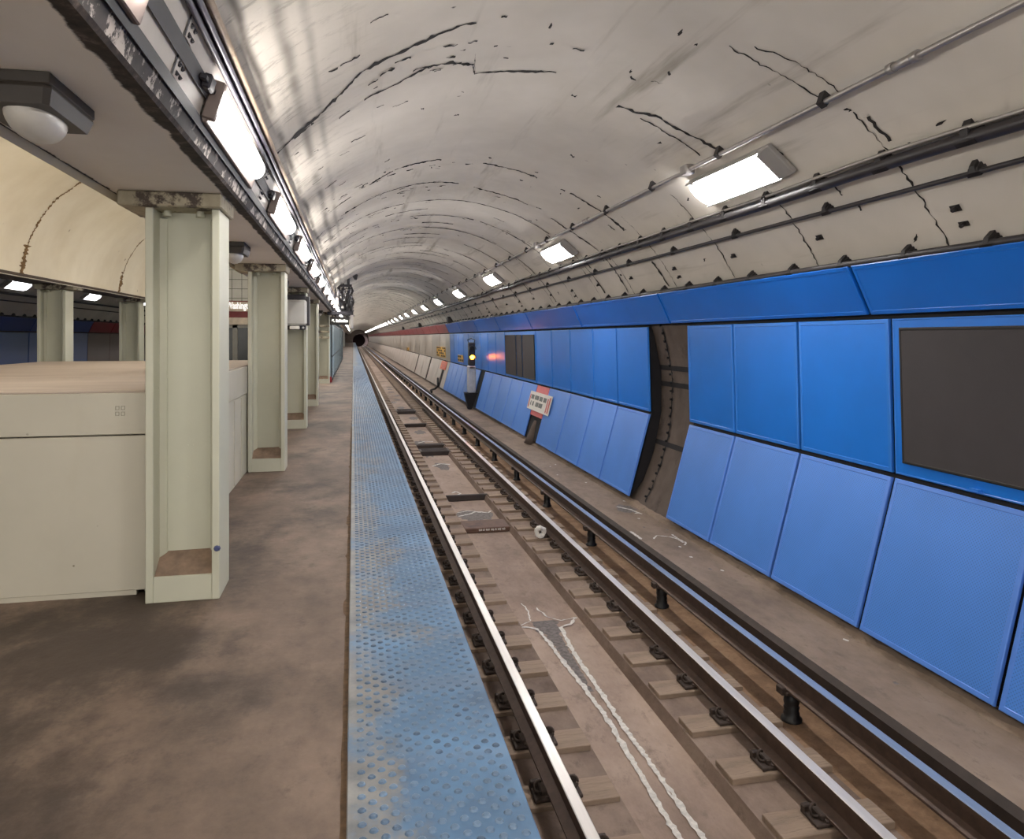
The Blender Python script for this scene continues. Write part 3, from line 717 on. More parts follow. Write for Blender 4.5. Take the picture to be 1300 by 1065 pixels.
# pair of dark posters
pp = empty('twin_poster_frame', (4.38, 19.4, .45))
mb = MB(); panel_mesh(mb, MIDX2, TOPX, 17.5, 21.3, rim=.012); child(mb, 'frame', [M_BLUERIM, M_BLUERIM], pp)
for y0, y1 in ((17.6, 18.95), (19.0, 19.68), (19.73, 21.2)):
    mb = MB(); panel_mesh(mb, (MIDX2[0]-.034, MIDX2[1]+.06), (TOPX[0]-.034, TOPX[1]-.09), y0, y1, th=.012, rim=.015); child(mb, 'poster_board', [M_SCREEN, M_INK], pp)
tag(pp, 'pair of dark poster boards in a blue frame left of centre wall', 'poster frame')
# added black sheets standing in for shade behind panels and black panel-group ends
bk = MB()
for y0, y1 in ((2.0, 9.12), (10.52, 225)):
    bk.strip([(4.10, -.80), (4.425, .45), (4.385, 1.775), (4.16, 2.21)], [y0, y1])
for y in (9.12, 10.52):
    bk.face([bk.vert((x, y, z)) for x, z in ((4.09, -.80), (4.43, .45), (4.38, 1.775), (4.44, 1.7), arc(.1), arc(-.1), arc(-.3), arc(-.45))])
bk.strip([(4.36, 1.775), (4.45, 1.775)], [9.1, 10.55]); 
struct(bk.build('wall_shade_backing', M_BLACK), 'added black sheets standing in for shade behind the wall panels')
# red board with white notice over the slot in the lower panels
def on_low(s, o, y):
    A = Vector((LOB[0], 0, LOB[1])); B = Vector((MIDX[0], 0, MIDX[1])); d = B-A; n = Vector((-d.z, 0, d.x)).normalized(); q = A+d*s+n*o
    return (q.x, q.z)
put('red_board', on_low(.42, 0, 0), on_low(1, 0, 0), 16.28, 17.42, [M_PINK, M_PINK], 'red board filling the top of the slot in the lower panels', None, rim=.02)
so = empty('notice_sign', (4.2, 16.7, .2))
mb = MB(); panel_mesh(mb, on_low(.52, .05, 0), on_low(.86, .05, 0), 15.75, 17.75, th=.015, gap=0, rim=.01); child(mb, 'sign_plate', [M_WHITE, M_WHITE], so)
mb = MB()
for (s0, s1, y0, y1, m) in ((.55, .83, 15.82, 15.9, 1), (.55, .8, 15.98, 16.05, 1), (.55, .8, 17.62, 17.69, 1)):
    panel_mesh(mb, on_low(s0, .066, 0), on_low(s1, .066, 0), y0, y1, th=.003, gap=0, rim=.001, mf=m, mr=m)
for s0, s1, ws in ((.72, .80, (16.15, 16.4, 16.5, 16.75, 16.85, 17.2, 17.3, 17.55)), (.60, .68, (16.4, 16.7, 16.75, 17.0, 17.2, 17.3, 17.45, 17.5))):
    for y0, y1 in zip(ws[::2], ws[1::2]): panel_mesh(mb, on_low(s0, .066, 0), on_low(s1, .066, 0), y0, y1, th=.003, gap=0, rim=.001, mf=0, mr=0)
child(mb, 'lettering', [M_GREYINK, M_PINK], so)
tag(so, 'white notice with grey lettering mounted across the red board', 'sign')
# slots: black sheets in place of recess shade under the red board, the signal and the orange sign
rc = MB()
for y0, y1, zt in ((16.30, 17.40, on_low(.42, 0, 0)), (24.72, 25.58, on_low(1, 0, 0)), (35.32, 36.18, on_low(.7, 0, 0))):
    b = on_low(0, .002, 0); rc.quad((b[0]+.02, y0, b[1]), (b[0]+.02, y1, b[1]), (zt[0]+.012, y1, zt[1]), (zt[0]+.012, y0, zt[1]))
struct(rc.build('wall_recess_shade', M_BLACK), 'black sheets standing in for shade in the slots of the lower panels')
mb = MB(); mb.sweep([(4.03, 16.8, -.90), (4.10, 16.8, -.7), (4.16, 16.85, -.5), (4.19, 16.85, -.36)], [.16, .13, .09, .05], 7)
tag(mb.build('concrete_stub', M_WALLCON), 'rough grey concrete stub in the slot under the red board', 'concrete stub')
# orange sign over the third slot
so = empty('orange_sign', (4.3, 35.7, .2))
mb = MB(); panel_mesh(mb, on_low(.66, .04, 0), on_low(.98, .04, 0), 34.8, 36.9, th=.02, gap=0, rim=.02); child(mb, 'sign_plate', [M_ORANGE, M_ORANGE], so)
mb = MB()
for k in range(4): panel_mesh(mb, on_low(.70+.065*k, .062, 0), on_low(.735+.065*k, .062, 0), 35.1, 36.6-.3*(k % 2), th=.004, gap=0, rim=.002)
child(mb, 'lettering', [plain('dark_red_ink', rgb(150, 40, 24)), M_PINK], so)
tag(so, 'small orange sign with dark red lettering on the tan lower wall', 'sign')
def yellow(y0, y1, z0, z1, rows, lab, cols=5, bend=0):
    o = empty('yellow_sign', (4.36, y0, z0)); f = lambda z: 4.40-.035*(z-.465)/1.3
    rowh = (z1-z0)/rows
    mb = MB(); panel_mesh(mb, (f(z0)-.035, z0), (f(z1)-.035, z1), y0, y1, th=.01, gap=0, rim=.01); child(mb, 'sign_plate', [M_YELLOW, M_YELLOW], o)
    mb = MB(); dy = (y1-y0)/cols
    for r_ in range(rows):
        for c_ in range(cols):
            if (r_*3+c_) % 4 == 3: continue
            za = z0+rowh*(r_+.22); zb = z0+rowh*(r_+.8)
            panel_mesh(mb, (f(za)-.047, za), (f(zb)-.047, zb), y0+dy*(c_+.15), y0+dy*(c_+.85), th=.004, gap=0, rim=.002)
    child(mb, 'lettering', [M_INK, M_INK], o)
    tag(o, lab, 'sign')
yellow(35.6, 39.4, .60, 1.12, 4, 'large yellow sign with rows of black lettering on the tan wall', 6)
yellow(29.7, 31.3, .58, .86, 2, 'small yellow sign with black marks on the last blue middle panels', 3)
yellow(59.6, 62.2, .50, .76, 2, 'small distant yellow sign low on the tan wall', 3)

# amber signal
sg = empty('track_signal', (4.0, 25.15, -.89))
def part(mb, name, mats, root, label=None):
    o = child(mb, name, mats, root)
    if label: o['label'] = label
    return o
mb = MB(); mb.sweep([(4.0, 25.15, -.885), (4.0, 25.15, -.75)], .05, 10); mb.box(3.78, 4.1, 24.95, 25.45, -.80, -.76, 0, .01)
mb2 = MB(); a = [(3.84, -.86), (3.95, -.86), (4.17, -.30), (3.72, -.30)]
mb2.prism(a, 25.0, 25.3); part(mb2, 'base_gap_dark', M_BLACK, sg)  # black wedge in place of the dark gap under the case
mb = MB(); mb.box(3.83, 4.1, 25.0, 25.3, -.30, .62, 0, .03); part(mb, 'relay_case', plain('pale_case', rgb(186, 186, 190), .5), sg)
mb = MB(); mb.box(3.86, 4.08, 25.02, 25.3, .62, 1.42, 0, .03)
for z in (.9, 1.2):
    for k in range(7): 
        an = PI*k/6
        mb.box(3.97+.105*math.cos(an)-.02, 3.97+.105*math.cos(an)+.02, 24.86, 25.03, z+.105*math.sin(an)-.014, z+.105*math.sin(an)+.014)
part(mb, 'signal_head', M_BEAM, sg)
for z, m in ((.92, M_AMBER), (1.22, M_INK)):
    mb = MB(); n = 18; c0 = mb.vert((3.97, 24.985, z)); rg = [mb.vert((3.97+.075*math.cos(2*PI*k/n), 25.005, z+.075*math.sin(2*PI*k/n))) for k in range(n)]
    for k in range(n): mb.face((c0, rg[k], rg[(k+1) % n]), 0, True)
    part(mb, 'lamp_lens', m, sg, 'glowing amber lens' if m is M_AMBER else 'dark unlit lens')
mb = MB(); mb.box(3.9, 4.04, 25.0, 25.2, .52, .58); part(mb, 'cap_band', M_WHITE, sg)
mb = MB(); mb.sweep([(3.86, 25.1, 1.42), (3.82, 25.1, 1.5), (3.95, 25.1, 1.56), (4.08, 25.1, 1.5), (4.06, 25.1, 1.42)], .015, 6); part(mb, 'top_loop', M_BRACK, sg)
tag(sg, 'track signal with one glowing amber lamp standing against the blue panels', 'signal')
# dark kink of conduit at the foot of the third slot
mb = MB(); mb.sweep([(4.02, 36.0, -.4), (3.98, 35.6, -.75), (3.8, 35.2, -.86), (3.55, 34.6, -.87), (3.44, 33.2, -.87)], .05, 8)
tag(mb.build('bent_pipe', M_BLACK), 'bent black pipe crossing the ledge below the orange sign', 'pipe')

# ------------------------------------------------------------------ pipes, cables and lights on the curved wall
def hit(k, off=0):
    r = R-off; zc = ZC-EYE; a = k*k+1; b = -2*(k*XC+zc); c = XC*XC+zc*zc-r*r
    z = (-b+math.sqrt(b*b-4*a*c))/2/a; return (k*z, z+EYE)
def line(name, k, off, rad, mat, label, cat, brk=None, wob=0, pitch=1.3, y0=.6, nb=46, bsize=.05, extra=None):
    x, z = hit(k, off); mb = MB()
    pts = [(x, YN, z)]
    for i in range(0, 150):
        y = -5.5+i*.5
        w = wob*math.sin(y*1.7+k)*(.4+.6*math.sin(y*.37+1)); q = hit(k, off) if not wob else hit(k+w, off+abs(w)*.1)
        pts.append((q[0], y, q[1]))
    pts.append((x, YF-4, z)); mb.sweep(pts, rad, 10)
    o = tag(mb.build(name, mat), label, cat)
    if brk:
        ang = math.atan2(z-ZC, x-XC)
        for i in range(nb):
            y = y0+pitch*i; b = MB()
            ca, sa = math.cos(ang), math.sin(ang)
            def L(r_, t_): return (XC+r_*ca-t_*sa, ZC+r_*sa+t_*ca)
            if brk == 'clamp':
                q = [L(R, .05), L(R-off-rad*1.25, .028), L(R-off-rad*1.25, -.028), L(R, -.028)]
                b.prism(q, y-.03, y+.03)
            else:                                  # wedge-shaped bracket standing above the line
                for dy0, dy1, h in ((-.075, .075, .6*bsize), (-.055, .055, 1.25*bsize), (-.03, .03, 1.9*bsize)):
                    q = [L(R+.005, -.02), L(R+.005, h), L(R-off, h*.7), L(R-off-rad*1.1, .01), L(R-off-rad*1.1, -.02)]
                    b.prism(q, y+dy0*bsize/.05, y+dy1*bsize/.05)
            b.build('bracket', M_BRACK, o)
    if extra: extra(o, k, off)
    return o
def couplings(o, k, off):
    x, z = hit(k, off)
    for y in (3.72, 9.9, 16.1):
        b = MB(); b.sweep([(x, y, z), (x, y+.05, z)], .034, 10); b.sweep([(x, y+.05, z), (x, y+.2, z)], .028, 10); b.sweep([(x, y+.2, z), (x, y+.25, z)], .034, 10)
        b.build('coupling', M_STEEL, o)
    for i in range(12):
        y = 6.78+6.1*i; b = MB(); b.box(x-.05, x+.05, y-.07, y+.07, z-.045, z+.05, 0, .01); b.build('junction_box', M_STEEL, o)
line('steel_conduit', 1.958, .06, .02, M_STEEL, 'thin bright steel conduit feeding the square lights on the curved wall', 'conduit', 'clamp', y0=4.62, pitch=1.52, nb=30, extra=couplings)
line('thick_cable', 3.03, .07, .044, M_CABLE, 'thick black cable clipped along the curved wall below the square lights', 'cable', 'wedge', wob=.035, y0=3.1, pitch=.76, nb=60, bsize=.05)
line('steel_conduit', 2.86, .045, .015, M_STEEL, 'pale conduit twisting along beside the thick black cable', 'conduit', None, wob=.05)
line('thin_cable', 3.69, .05, .018, M_CABLE, 'thin black cable between the thick cable and the blue panels', 'cable', 'wedge', y0=4.0, pitch=1.52, nb=36, bsize=.035)
line('rail_pipe', 6.65, .07, .03, M_CABLE, 'dark pipe running along the top edge of the upper wall panels', 'pipe', 'wedge', y0=3.4, pitch=.76, nb=70, bsize=.035)
mb = MB()
anc = []
for i in range(26):                        # small anchor plates left on the wall between the cables
    y = 4.3+1.52*i
    for k in (4.7,) if i % 3 else (4.7, 5.4):
        x, z = hit(k, .006); x2, z2 = hit(k-.25, .006)
        anc.append((x, z, x2, z2, y))
for i, (x, z, x2, z2, y) in enumerate(anc[:20]):
    b = MB(); b.quad((x, y, z), (x, y+.09, z), (x2, y+.09, z2), (x2, y, z2)); b.sweep([((x+x2)/2, y+.045, (z+z2)/2), ((x+x2)/2-.03, y+.045, (z+z2)/2-.02)], .015, 6)
    tag(b.build('anchor_plate', M_BRACK), 'small dark anchor plate on the curved wall above the panels', 'anchor plate', 'anchor plates below the cables')

def led(body, lens):
    root = empty('tunnel_light')
    # local: x along track, y along the wall, z away from the wall
    mb = MB(); mb.box(-.75, .75, -.165, .165, -.05, .0, 0, .012)
    for s in (-1, 1):
        v = [mb.vert(p) for p in ((s*.74, -.16, 0), (s*.74, .16, 0), (s*.60, .14, .048), (s*.60, -.14, .048), (s*.60, -.16, 0), (s*.60, .16, 0))]
        mb.face((v[0], v[1], v[2], v[3])); mb.face((v[0], v[3], v[4])); mb.face((v[1], v[5], v[2]))
    for s in (-1, 1): mb.box(-.6, .75, s*.16-.008, s*.16+.008, 0, .036, 0, .003)
    b = mb.build('housing', body, root)
    m2 = MB(); n = 8
    rows = []
    for x in (-.58, .73):
        rows.append([m2.vert((x, -.15+.30*i/n, .004+.046*math.sin(PI*i/n)**.5 if 0 < i < n else .0)) for i in range(n+1)])
    for i in range(n): m2.face((rows[0][i], rows[1][i], rows[1][i+1], rows[0][i+1]), 0, True)
    m2.face(rows[0][::-1]); m2.face(rows[1])
    m2.build('diffuser', lens, root); return root
def place_led(o, y, mirror=False):
    x, z = hit(2.36, .055); ang = math.atan2(z-ZC, x-XC)
    o.rotation_mode = 'XYZ'
    ex = Vector((0, 1, 0)); ez = Vector((-math.cos(ang), 0, -math.sin(ang))); 
    if mirror: ez.x *= -1; x = 2*XM-x
    ey = ez.cross(ex)
    from mathutils import Matrix
    m = Matrix((ex, ey, ez)).transposed(); o.rotation_euler = m.to_euler(); o.location = (x, y, z)
L0 = led(M_LEDBODY, M_LEDLENS)
for i in range(-1, 36):
    o = L0 if i == -1 else dup(L0); place_led(o, 6.28+6.1*i)
    tag(o, 'square white tunnel light on the curved wall, '+('behind the camera' if i < 0 else ordinal(i)+' from the camera'), 'light', 'square lights along the right tunnel wall')
L1 = led(M_LEDBODY, M_LEDLENS2)
for i in range(7):
    o = L1 if i == 0 else dup(L1); place_led(o, 11.2+6.1*i, True)
    tag(o, 'square light glimpsed on the wall of the far tunnel, '+ordinal(i)+' along', 'light', 'square lights in the far tunnel')

# fluorescent fixtures on the beam face
def fluo():
    root = empty('fluorescent_light'); Lh = .77; SGN = 1
    mb = MB(); mb.box(-Lh, Lh, SGN*-.075 if SGN < 0 else -.11, .11 if SGN < 0 else .075, .0, .03, 0, .005); mb.box(-Lh-.012, -Lh+.03, -.09, .09, .0, .06, 0, .006); mb.build('housing', M_FIXBASE, root)
    m2 = MB(); n = 10; rows = []
    st_ = [(-Lh+.03, 1)]+[(Lh-.16, 1)]+[(Lh-.16+.15*math.sin(a), max(.05, math.cos(a))) for a in (.3, .6, .9, 1.2, 1.45)]
    for x, s in st_:
        rows.append([m2.vert((x, .005+s*.066*math.cos(PI*i/n), .03+s*.062*math.sin(PI*i/n))) for i in range(n+1)])
    for r0, r1 in zip(rows, rows[1:]):
        for i in range(n): m2.face((r0[i], r1[i], r1[i+1], r0[i+1]), 0, True)
    m2.face(rows[0]); m2.face(rows[-1][::-1])
    m2.build('lens', M_FIXLENS, root); 
    m3 = MB(); m3.box(-Lh-.22, -Lh-.0, .02, .045, .0, .03, 0, .005); m3.box(-Lh-.17, -Lh-.08, .0, .065, .0, .04, 0, .008); m3.build('connector', M_BEAM, root)
    return root
F0 = fluo(); F0.rotation_mode = 'XYZ'
from mathutils import Matrix
fd = Vector((P1[0]-P0[0], 0, P1[1]-P0[1])).normalized(); fn = Vector((fd.z, 0, -fd.x)); 
fm = Matrix((Vector((0, 1, 0)), fn.cross(Vector((0, 1, 0))), fn)).transposed()
F0.rotation_euler = fm.to_euler()
for i in range(-2, 46):
    o = F0 if i == -2 else dup(F0); x, z = fas(-.597, .01); o.location = (x, 4.33+2.6*i, z)
    tag(o, 'long fluorescent light on the beam above the platform edge, '+('out of frame' if i < -1 else 'dimly seen at the top edge' if i == -1 else ordinal(i)+' full one from the camera'), 'light', 'fluorescent lights along the platform beam')

# ------------------------------------------------------------------ columns
def column(full=True):
    root = empty('steel_column'); D = .36; H = 2.38; fl = .045; X0, X1 = 0.0, .42
    for x in (X0, X1-fl):
        mb = MB(); mb.box(x, x+fl, 0, D, 0, H, 0, .004); mb.build('flange', M_COL, root)
    mb = MB(); mb.box(X0+fl, X1-fl, .19, .215, .1, H)
    for s, x in ((1, X0+fl), (-1, X1-fl)):
        a = [(x, .15), (x+s*.035, .178), (x+s*.04, .19), (x, .19)]
        v = [mb.vert((p, q, z)) for z in (.2, H-.04) for p, q in a]
        for k in range(4): mb.face((v[k], v[(k+1) % 4], v[4+(k+1) % 4], v[4+k]))
    for z in (.72, .92):
        for x in (.20, .23): mb.sweep([(x, .192, z), (x, .184, z)], .006, 6)
    mb.build('web', M_COL, root)
    for q in (.004, D-.022): mb = MB(); mb.box(X0+fl, X1-fl, q, q+.018, 0, .155, 0, .003); mb.build('base_plate', M_COL, root)
    mb = MB(); v = [mb.vert(p) for p in ((fl, .022, .15), (.42-fl, .022, .155), (.42-fl, .19, .265), (fl, .19, .26))]; mb.face(v)
    w = [mb.vert(p) for p in ((fl, .215, .26), (.42-fl, .215, .26), (.42-fl, D-.022, .155), (fl, D-.022, .155))]; mb.face(w); mb.build('base_fill', M_COLFILL, root, None)
    mb = MB(); mb.box(-.14, .44, -.06, D+.06, H, 2.468, 0, .008)
    o = mb.build('cap_plate', M_CAP, root)
    for x in (.10, .29):
        b = MB(); b.sweep([(x, .11, H-.035), (x, .11, H+.005)], [.026, .02], 10); b.build('bolt', M_COL, o)
    return root
C0 = column(); C0.location = (-1.22, 4.80, 0)
mb = MB()
gm = MB(); gm.sweep([(.405, -.012, .31), (.405, .004, .31)], [.012, .022], 8); 
YC = [4.80, 9.22, 13.42, 17.74, 26.3]
names = ['nearest cream steel column, standing at the corner of the stair enclosure', 'second cream steel column of the near row, at the far end of the enclosure side',
         'third cream steel column of the near row, carrying the grey cabinet', 'fourth cream steel column of the near row', 'cream steel column with three bands, last before the blue screens', 'cream column beside the camera, out of frame']
cols = []
for i, (y, nm) in enumerate(zip(YC, names)):
    o = C0 if i == 0 else dup(C0); o.location = (-1.22, y, 0); tag(o, nm, 'column', 'cream steel columns of the near row', kind='thing'); cols.append(o)
gum = gm.build('gum_lump', M_GUM, cols[0]); gum['label'] = 'blue gum lump stuck low on the flange'
bd = MB()
for z in (1.55, 1.75, 1.95): bd.box(.0, .42, -.012, .0, z, z+.07, 0, .004)
bd.build('strap', M_CAP, cols[4])
for i, y in enumerate((13.42, 17.74)):
    o = dup(C0)
    for ch in list(o.children):
        if ch.name.startswith('gum'): bpy.data.objects.remove(ch)
    o.scale = (-1, 1, 1); o.location = (-4.62, y, 0)
    tag(o, ['cream column of the far row seen over the enclosure, left of the two', 'cream column of the far row seen over the enclosure, right of the two', 'far-row column hidden behind the nearest column', 'far-row column deep in the station', 'far-row column out of frame at left'][i], 'column', 'cream steel columns of the far row', kind='thing')

# lamps under the soffit
def bulkhead():
    root = empty('bulkhead_lamp')
    mb = MB(); mb.box(-.14, .14, -.215, .215, -.04, 0, 0, .004)
    a = [(-.14, -.215), (.12, -.215), (.14, -.195), (.14, .215), (-.12, .215), (-.14, .195)]
    def rg(s, z): return [mb.vert((x*s, y*s, z)) for x, y in a]
    r1, r2, r3 = rg(.96, -.04), rg(.98, -.05), rg(.88, -.10)
    for p, q in ((r1, r2), (r2, r3)):
        for k in range(6): mb.face((p[k], q[k], q[(k+1) % 6], p[(k+1) % 6]))
    mb.face(r3[::-1]); mb.build('housing', M_LAMPBOX, root)
    mb = MB(); n, m = 20, 8; rows = []
    for j in range(m+1):
        a_ = PI/2*j/m; rows.append([mb.vert((.02+.08*math.cos(a_)*math.copysign(abs(math.cos(2*PI*k/n))**.8, math.cos(2*PI*k/n)), .15*math.cos(a_)*math.copysign(abs(math.sin(2*PI*k/n))**.8, math.sin(2*PI*k/n)), -.098-.085*math.sin(a_))) for k in range(n)])
    for r0, r1 in zip(rows, rows[1:]):
        for k in range(n): mb.face((r0[k], r0[(k+1) % n], r1[(k+1) % n], r1[k]), 0, True)
    mb.build('dome', M_LAMPDOME, root)
    return root
B0 = bulkhead()
for i in range(6):
    o = B0 if i == 0 else dup(B0); o.location = (-1.11, 2.90+4.42*i, 2.4695)
    tag(o, ['big dark bulkhead lamp with pale dome on the soffit at top left', 'dark bulkhead lamp on the soffit between the nearest and second columns'][i] if i < 2 else f'dark bulkhead lamp on the soffit before the {ORD[i]} column gap', 'lamp', 'bulkhead lamps under the beam')

# ------------------------------------------------------------------ stair enclosure
en = empty('stair_enclosure', (-2.7, 4.98, 0))
XL, XRt, YA, YB, HT = -4.15, -1.238, 4.985, 11.25, 1.255
mb = MB(); mb.box(XL, XRt, YA, YA+.05, .03, .99, 0, .004)
mb.box(XL, XRt-.08, YA+.006, YA+.05, .0, .035)
part(mb, 'front_panel', M_BOX, en)
mb = MB(); mb.box(XL, XRt, YA-.006, YA+.05, .998, HT, 0, .004)
e_ = .03
for gx in (0, 1):
    for gz in (0, 1):
        x, z = -1.435+gx*.032, 1.115+gz*.036
        for a in ((x, x+.022, z, z+.003), (x, x+.022, z+.021, z+.024), (x, x+.003, z, z+.024), (x+.019, x+.022, z, z+.024)): mb.box(a[0], a[1], YA-.008, YA-.004, a[2], a[3], 1)
part(mb, 'top_band', [M_BOX, plain('faded_mark', rgb(150, 146, 132))], en)
mb = MB(); mb.box(XRt-.05, XRt, YA+.06, YB, .0, .93, 0, .004)
for k in range(12): mb.box(XRt, XRt+.008, 5.3+k*.5, 5.3+k*.5+.02, .02, .92)
part(mb, 'side_panel', M_BOX, en)
mb = MB(); mb.box(XRt-.05, XRt+.012, YA+.06, YB, .94, HT, 0, .004); part(mb, 'side_band', M_BOX, en)
mb = MB(); mb.box(XL, XL+.05, YA+.06, YB, 0, HT); mb.box(XL, XRt, YB, YB+.05, 0, HT); part(mb, 'back_panel', M_BOX, en)
mb = MB(); mb.box(XL-.01, XRt-.005, YA, YB+.05, HT, HT+.012, 0, .004); part(mb, 'flat_top', M_BOXTOP, en)
tag(en, 'long cream stair enclosure with flat pinkish top beside the columns', 'stair enclosure')

# kiosk wall with the station name, seen between the first two columns
kw = empty('kiosk_wall', (-2.9, 20, 0)); KY = 20.0
mb = MB(); mb.box(-4.3, -1.75, KY, KY+.2, 2.52, 3.92); part(mb, 'tiled_wall', M_TILE, kw)
mb = MB(); mb.box(-4.3, -1.75, KY-.02, KY+.2, 2.26, 2.52); mb.box(-4.3, -1.75, KY-.03, KY+.2, 1.92, 2.1); part(mb, 'sign_band', M_TILETRIM, kw)
mb = MB(); mb.box(-4.3, -1.75, KY-.03, KY+.2, 2.10, 2.26); mb.box(-4.3, -1.75, KY-.025, KY+.1, 2.505, 2.53); part(mb, 'maroon_band', M_DARKRED, kw)
mb = MB()
for x0, x1 in ((-4.3, -4.2), (-3.32, -3.20), (-3.02, -2.9), (-2.55, -2.45), (-1.85, -1.75)): mb.box(x0, x1, KY, KY+.12, 0, 1.92)
mb.box(-4.3, -1.75, KY, KY+.12, 0, .95); mb.box(-4.3, -1.75, KY, KY+.12, 1.84, 1.92); part(mb, 'door_frame', M_GREYDOOR, kw)
mb = MB(); mb.box(-4.2, -1.85, KY+.05, KY+.07, .95, 1.84); part(mb, 'glazing', M_DARKGLASS, kw)
cu = bpy.data.curves.new('station_name', 'FONT'); cu.body = '-Washington'; cu.size = .235; cu.extrude = .004; cu.offset = .006; cu.materials.append(M_WHITE)
to = bpy.data.objects.new('station_name', cu); COL.objects.link(to); to.parent = kw; to.scale = (.56, 1, 1); to.location = (-3.19+2.9, -.036, 2.33); to.rotation_euler = (PI/2, 0, 0)
cu.materials.clear(); cu.materials.append(emis('white_letters', (1, 1, 1, 1), .55)); to['label'] = 'white station name lettering'
tag(kw, 'tiled kiosk wall with station name and dark windows behind the enclosure', 'kiosk')

# grey cabinet on the third column
ca = empty('grey_cabinet', (-1.05, 13.2, 2.1))
mb = MB(); mb.box(-1.18, -.78, 13.12, 13.36, 1.80, 2.24, 0, .035); part(mb, 'case', M_SPEAKER, ca)
mb = MB(); mb.box(-1.16, -.80, 13.16, 13.42, 2.24, 2.33, 0, .01); mb.box(-.79, -.74, 13.2, 13.4, 1.8, 2.3); mb.box(-1.17, -.80, 13.2, 13.41, 1.73, 1.80, 0, .01); part(mb, 'mount', M_BEAM, ca)
mb = MB(); mb.box(-1.06, -.9, 13.11, 13.2, 1.735, 1.79, 0, .006)
for x in (-1.13, -.84): mb.sweep([(x, 13.19, 1.765), (x, 13.21, 1.765)], .02, 8)
part(mb, 'label_plate', M_WHITE, ca)
tag(ca, 'light grey cabinet with rounded corners hung on the third column', 'cabinet')

# hanging platform sign
hs = empty('hanging_sign', (-.4, 26, 2.2)); SY = 25.9
mb = MB(); mb.box(-.78, -.14, SY, SY+.12, 2.02, 2.29, 0, .01); part(mb, 'sign_box', M_INK, hs)
mb = MB(); mb.box(-.86, -.0, SY-.05, SY+.2, 2.36, 2.48, 0, .01); mb.box(-.7, -.66, SY+.03, SY+.07, 2.28, 2.4); mb.box(-.1, .0, SY, SY+.1, 1.9, 2.4, 1, .006); part(mb, 'hanger', [M_BEAM, M_STEEL], hs)
mb = MB(); x = -.58
for w in (.05, .035, .05, .035, .03, .045, .035, .03): mb.box(x, x+w, SY-.006, SY, 2.11, 2.11+(.1 if w > .04 else .075)); x += w+.012
mb.sweep([(-.70, SY-.006, 2.20), (-.62, SY-.006, 2.11)], .012, 6); mb.sweep([(-.70, SY-.006, 2.20), (-.70, SY-.006, 2.14)], .012, 6); mb.sweep([(-.70, SY-.006, 2.20), (-.64, SY-.006, 2.20)], .012, 6)
part(mb, 'lettering', emis('sign_letters', (1, 1, .85, 1), 1.0), hs)
tag(hs, 'black hanging sign with white arrow and lettering over the platform', 'sign')

# bundle of cables and gear hanging beside the beam
gr = empty('cable_rack', (-.3, 22, 3.1)); mb = MB()
mb.box(-.55, -.04, 21.95, 22.05, 3.06, 3.13, 0, .008); mb.box(-.40, -.33, 21.97, 22.03, 3.1, 3.55); mb.box(-.18, -.1, 21.97, 22.03, 3.1, 3.3)
mb.box(-.42, -.28, 21.9, 22.1, 3.48, 3.62, 0, .01); mb.box(-.52, -.49, 21.97, 22.03, 2.2, 3.1); mb.box(-.06, -.03, 23.97, 24.03, 2.3, 3.15)
part(mb, 'bracket', M_BEAM, gr)
for i in range(18):
    c = MB(); x = -.45+.024*i; r_ = random.Random(i); pts = []
    for j in range(26):
        y = 22+j*.55; tt = min(1, j/9)
        pts.append((x+.05*math.sin(j*.9+i*2)+r_.uniform(-.02, .02), y, 3.06-.25*tt-.045*(i % 4)+.07*math.sin(j*.7+i)-.1*(i % 3)*tt))
    c.sweep(pts, .016+.009*(i % 3), 6); part(c, 'cable', M_CABLE if i % 3 else M_CONDUITL, gr)
for i in range(6):
    c = MB(); c.box(-.5+.06*i, -.42+.06*i, 22.6+1.3*i, 22.9+1.3*i, 2.55, 2.78, 0, .01); part(c, 'junction_box', M_BEAM if i % 2 else M_LEDBODY, gr)
c = MB(); c.sweep([(-.5, 22, 3.1), (-.56, 21.6, 3.16), (-.6, 21.0, 3.1), (-.64, 20.5, 2.98)], .022, 8); part(c, 'feed_cable', M_CONDUITL, gr)
tag(gr, 'tangle of black cables on a bracket hanging from the arch beside the beam', 'cable rack')
sk = empty('loudspeaker', (.05, 22, 3.38)); mb = MB()
mb.prism([(-.05, 3.42), (.02, 3.50), (.13, 3.40), (.10, 3.27), (.04, 3.27)], 21.9, 22.15); part(mb, 'cabinet', M_BEAM, sk)
mb = MB(); mb.sweep([(.0, 22.02, 3.45), (-.02, 22.02, 3.6)], .018, 6); part(mb, 'mount', M_BEAM, sk)
tag(sk, 'small black loudspeaker fixed to the arch beside the cable tangle', 'loudspeaker')
for i, (y, lab) in enumerate(((31.6, 'small black box on the curved wall above the last blue upper panel'), (46.0, 'small dark box on the curved wall above the red upper panels'), (62, 'distant dark box on the curved wall above the red band'))):
    x, z = hit(5.6, .0); b = MB(); b.box(x-.2, x+.02, y, y+.5, z-.12, z+.14, 0, .02); tag(b.build('wall_box', M_BRACK), lab, 'box')

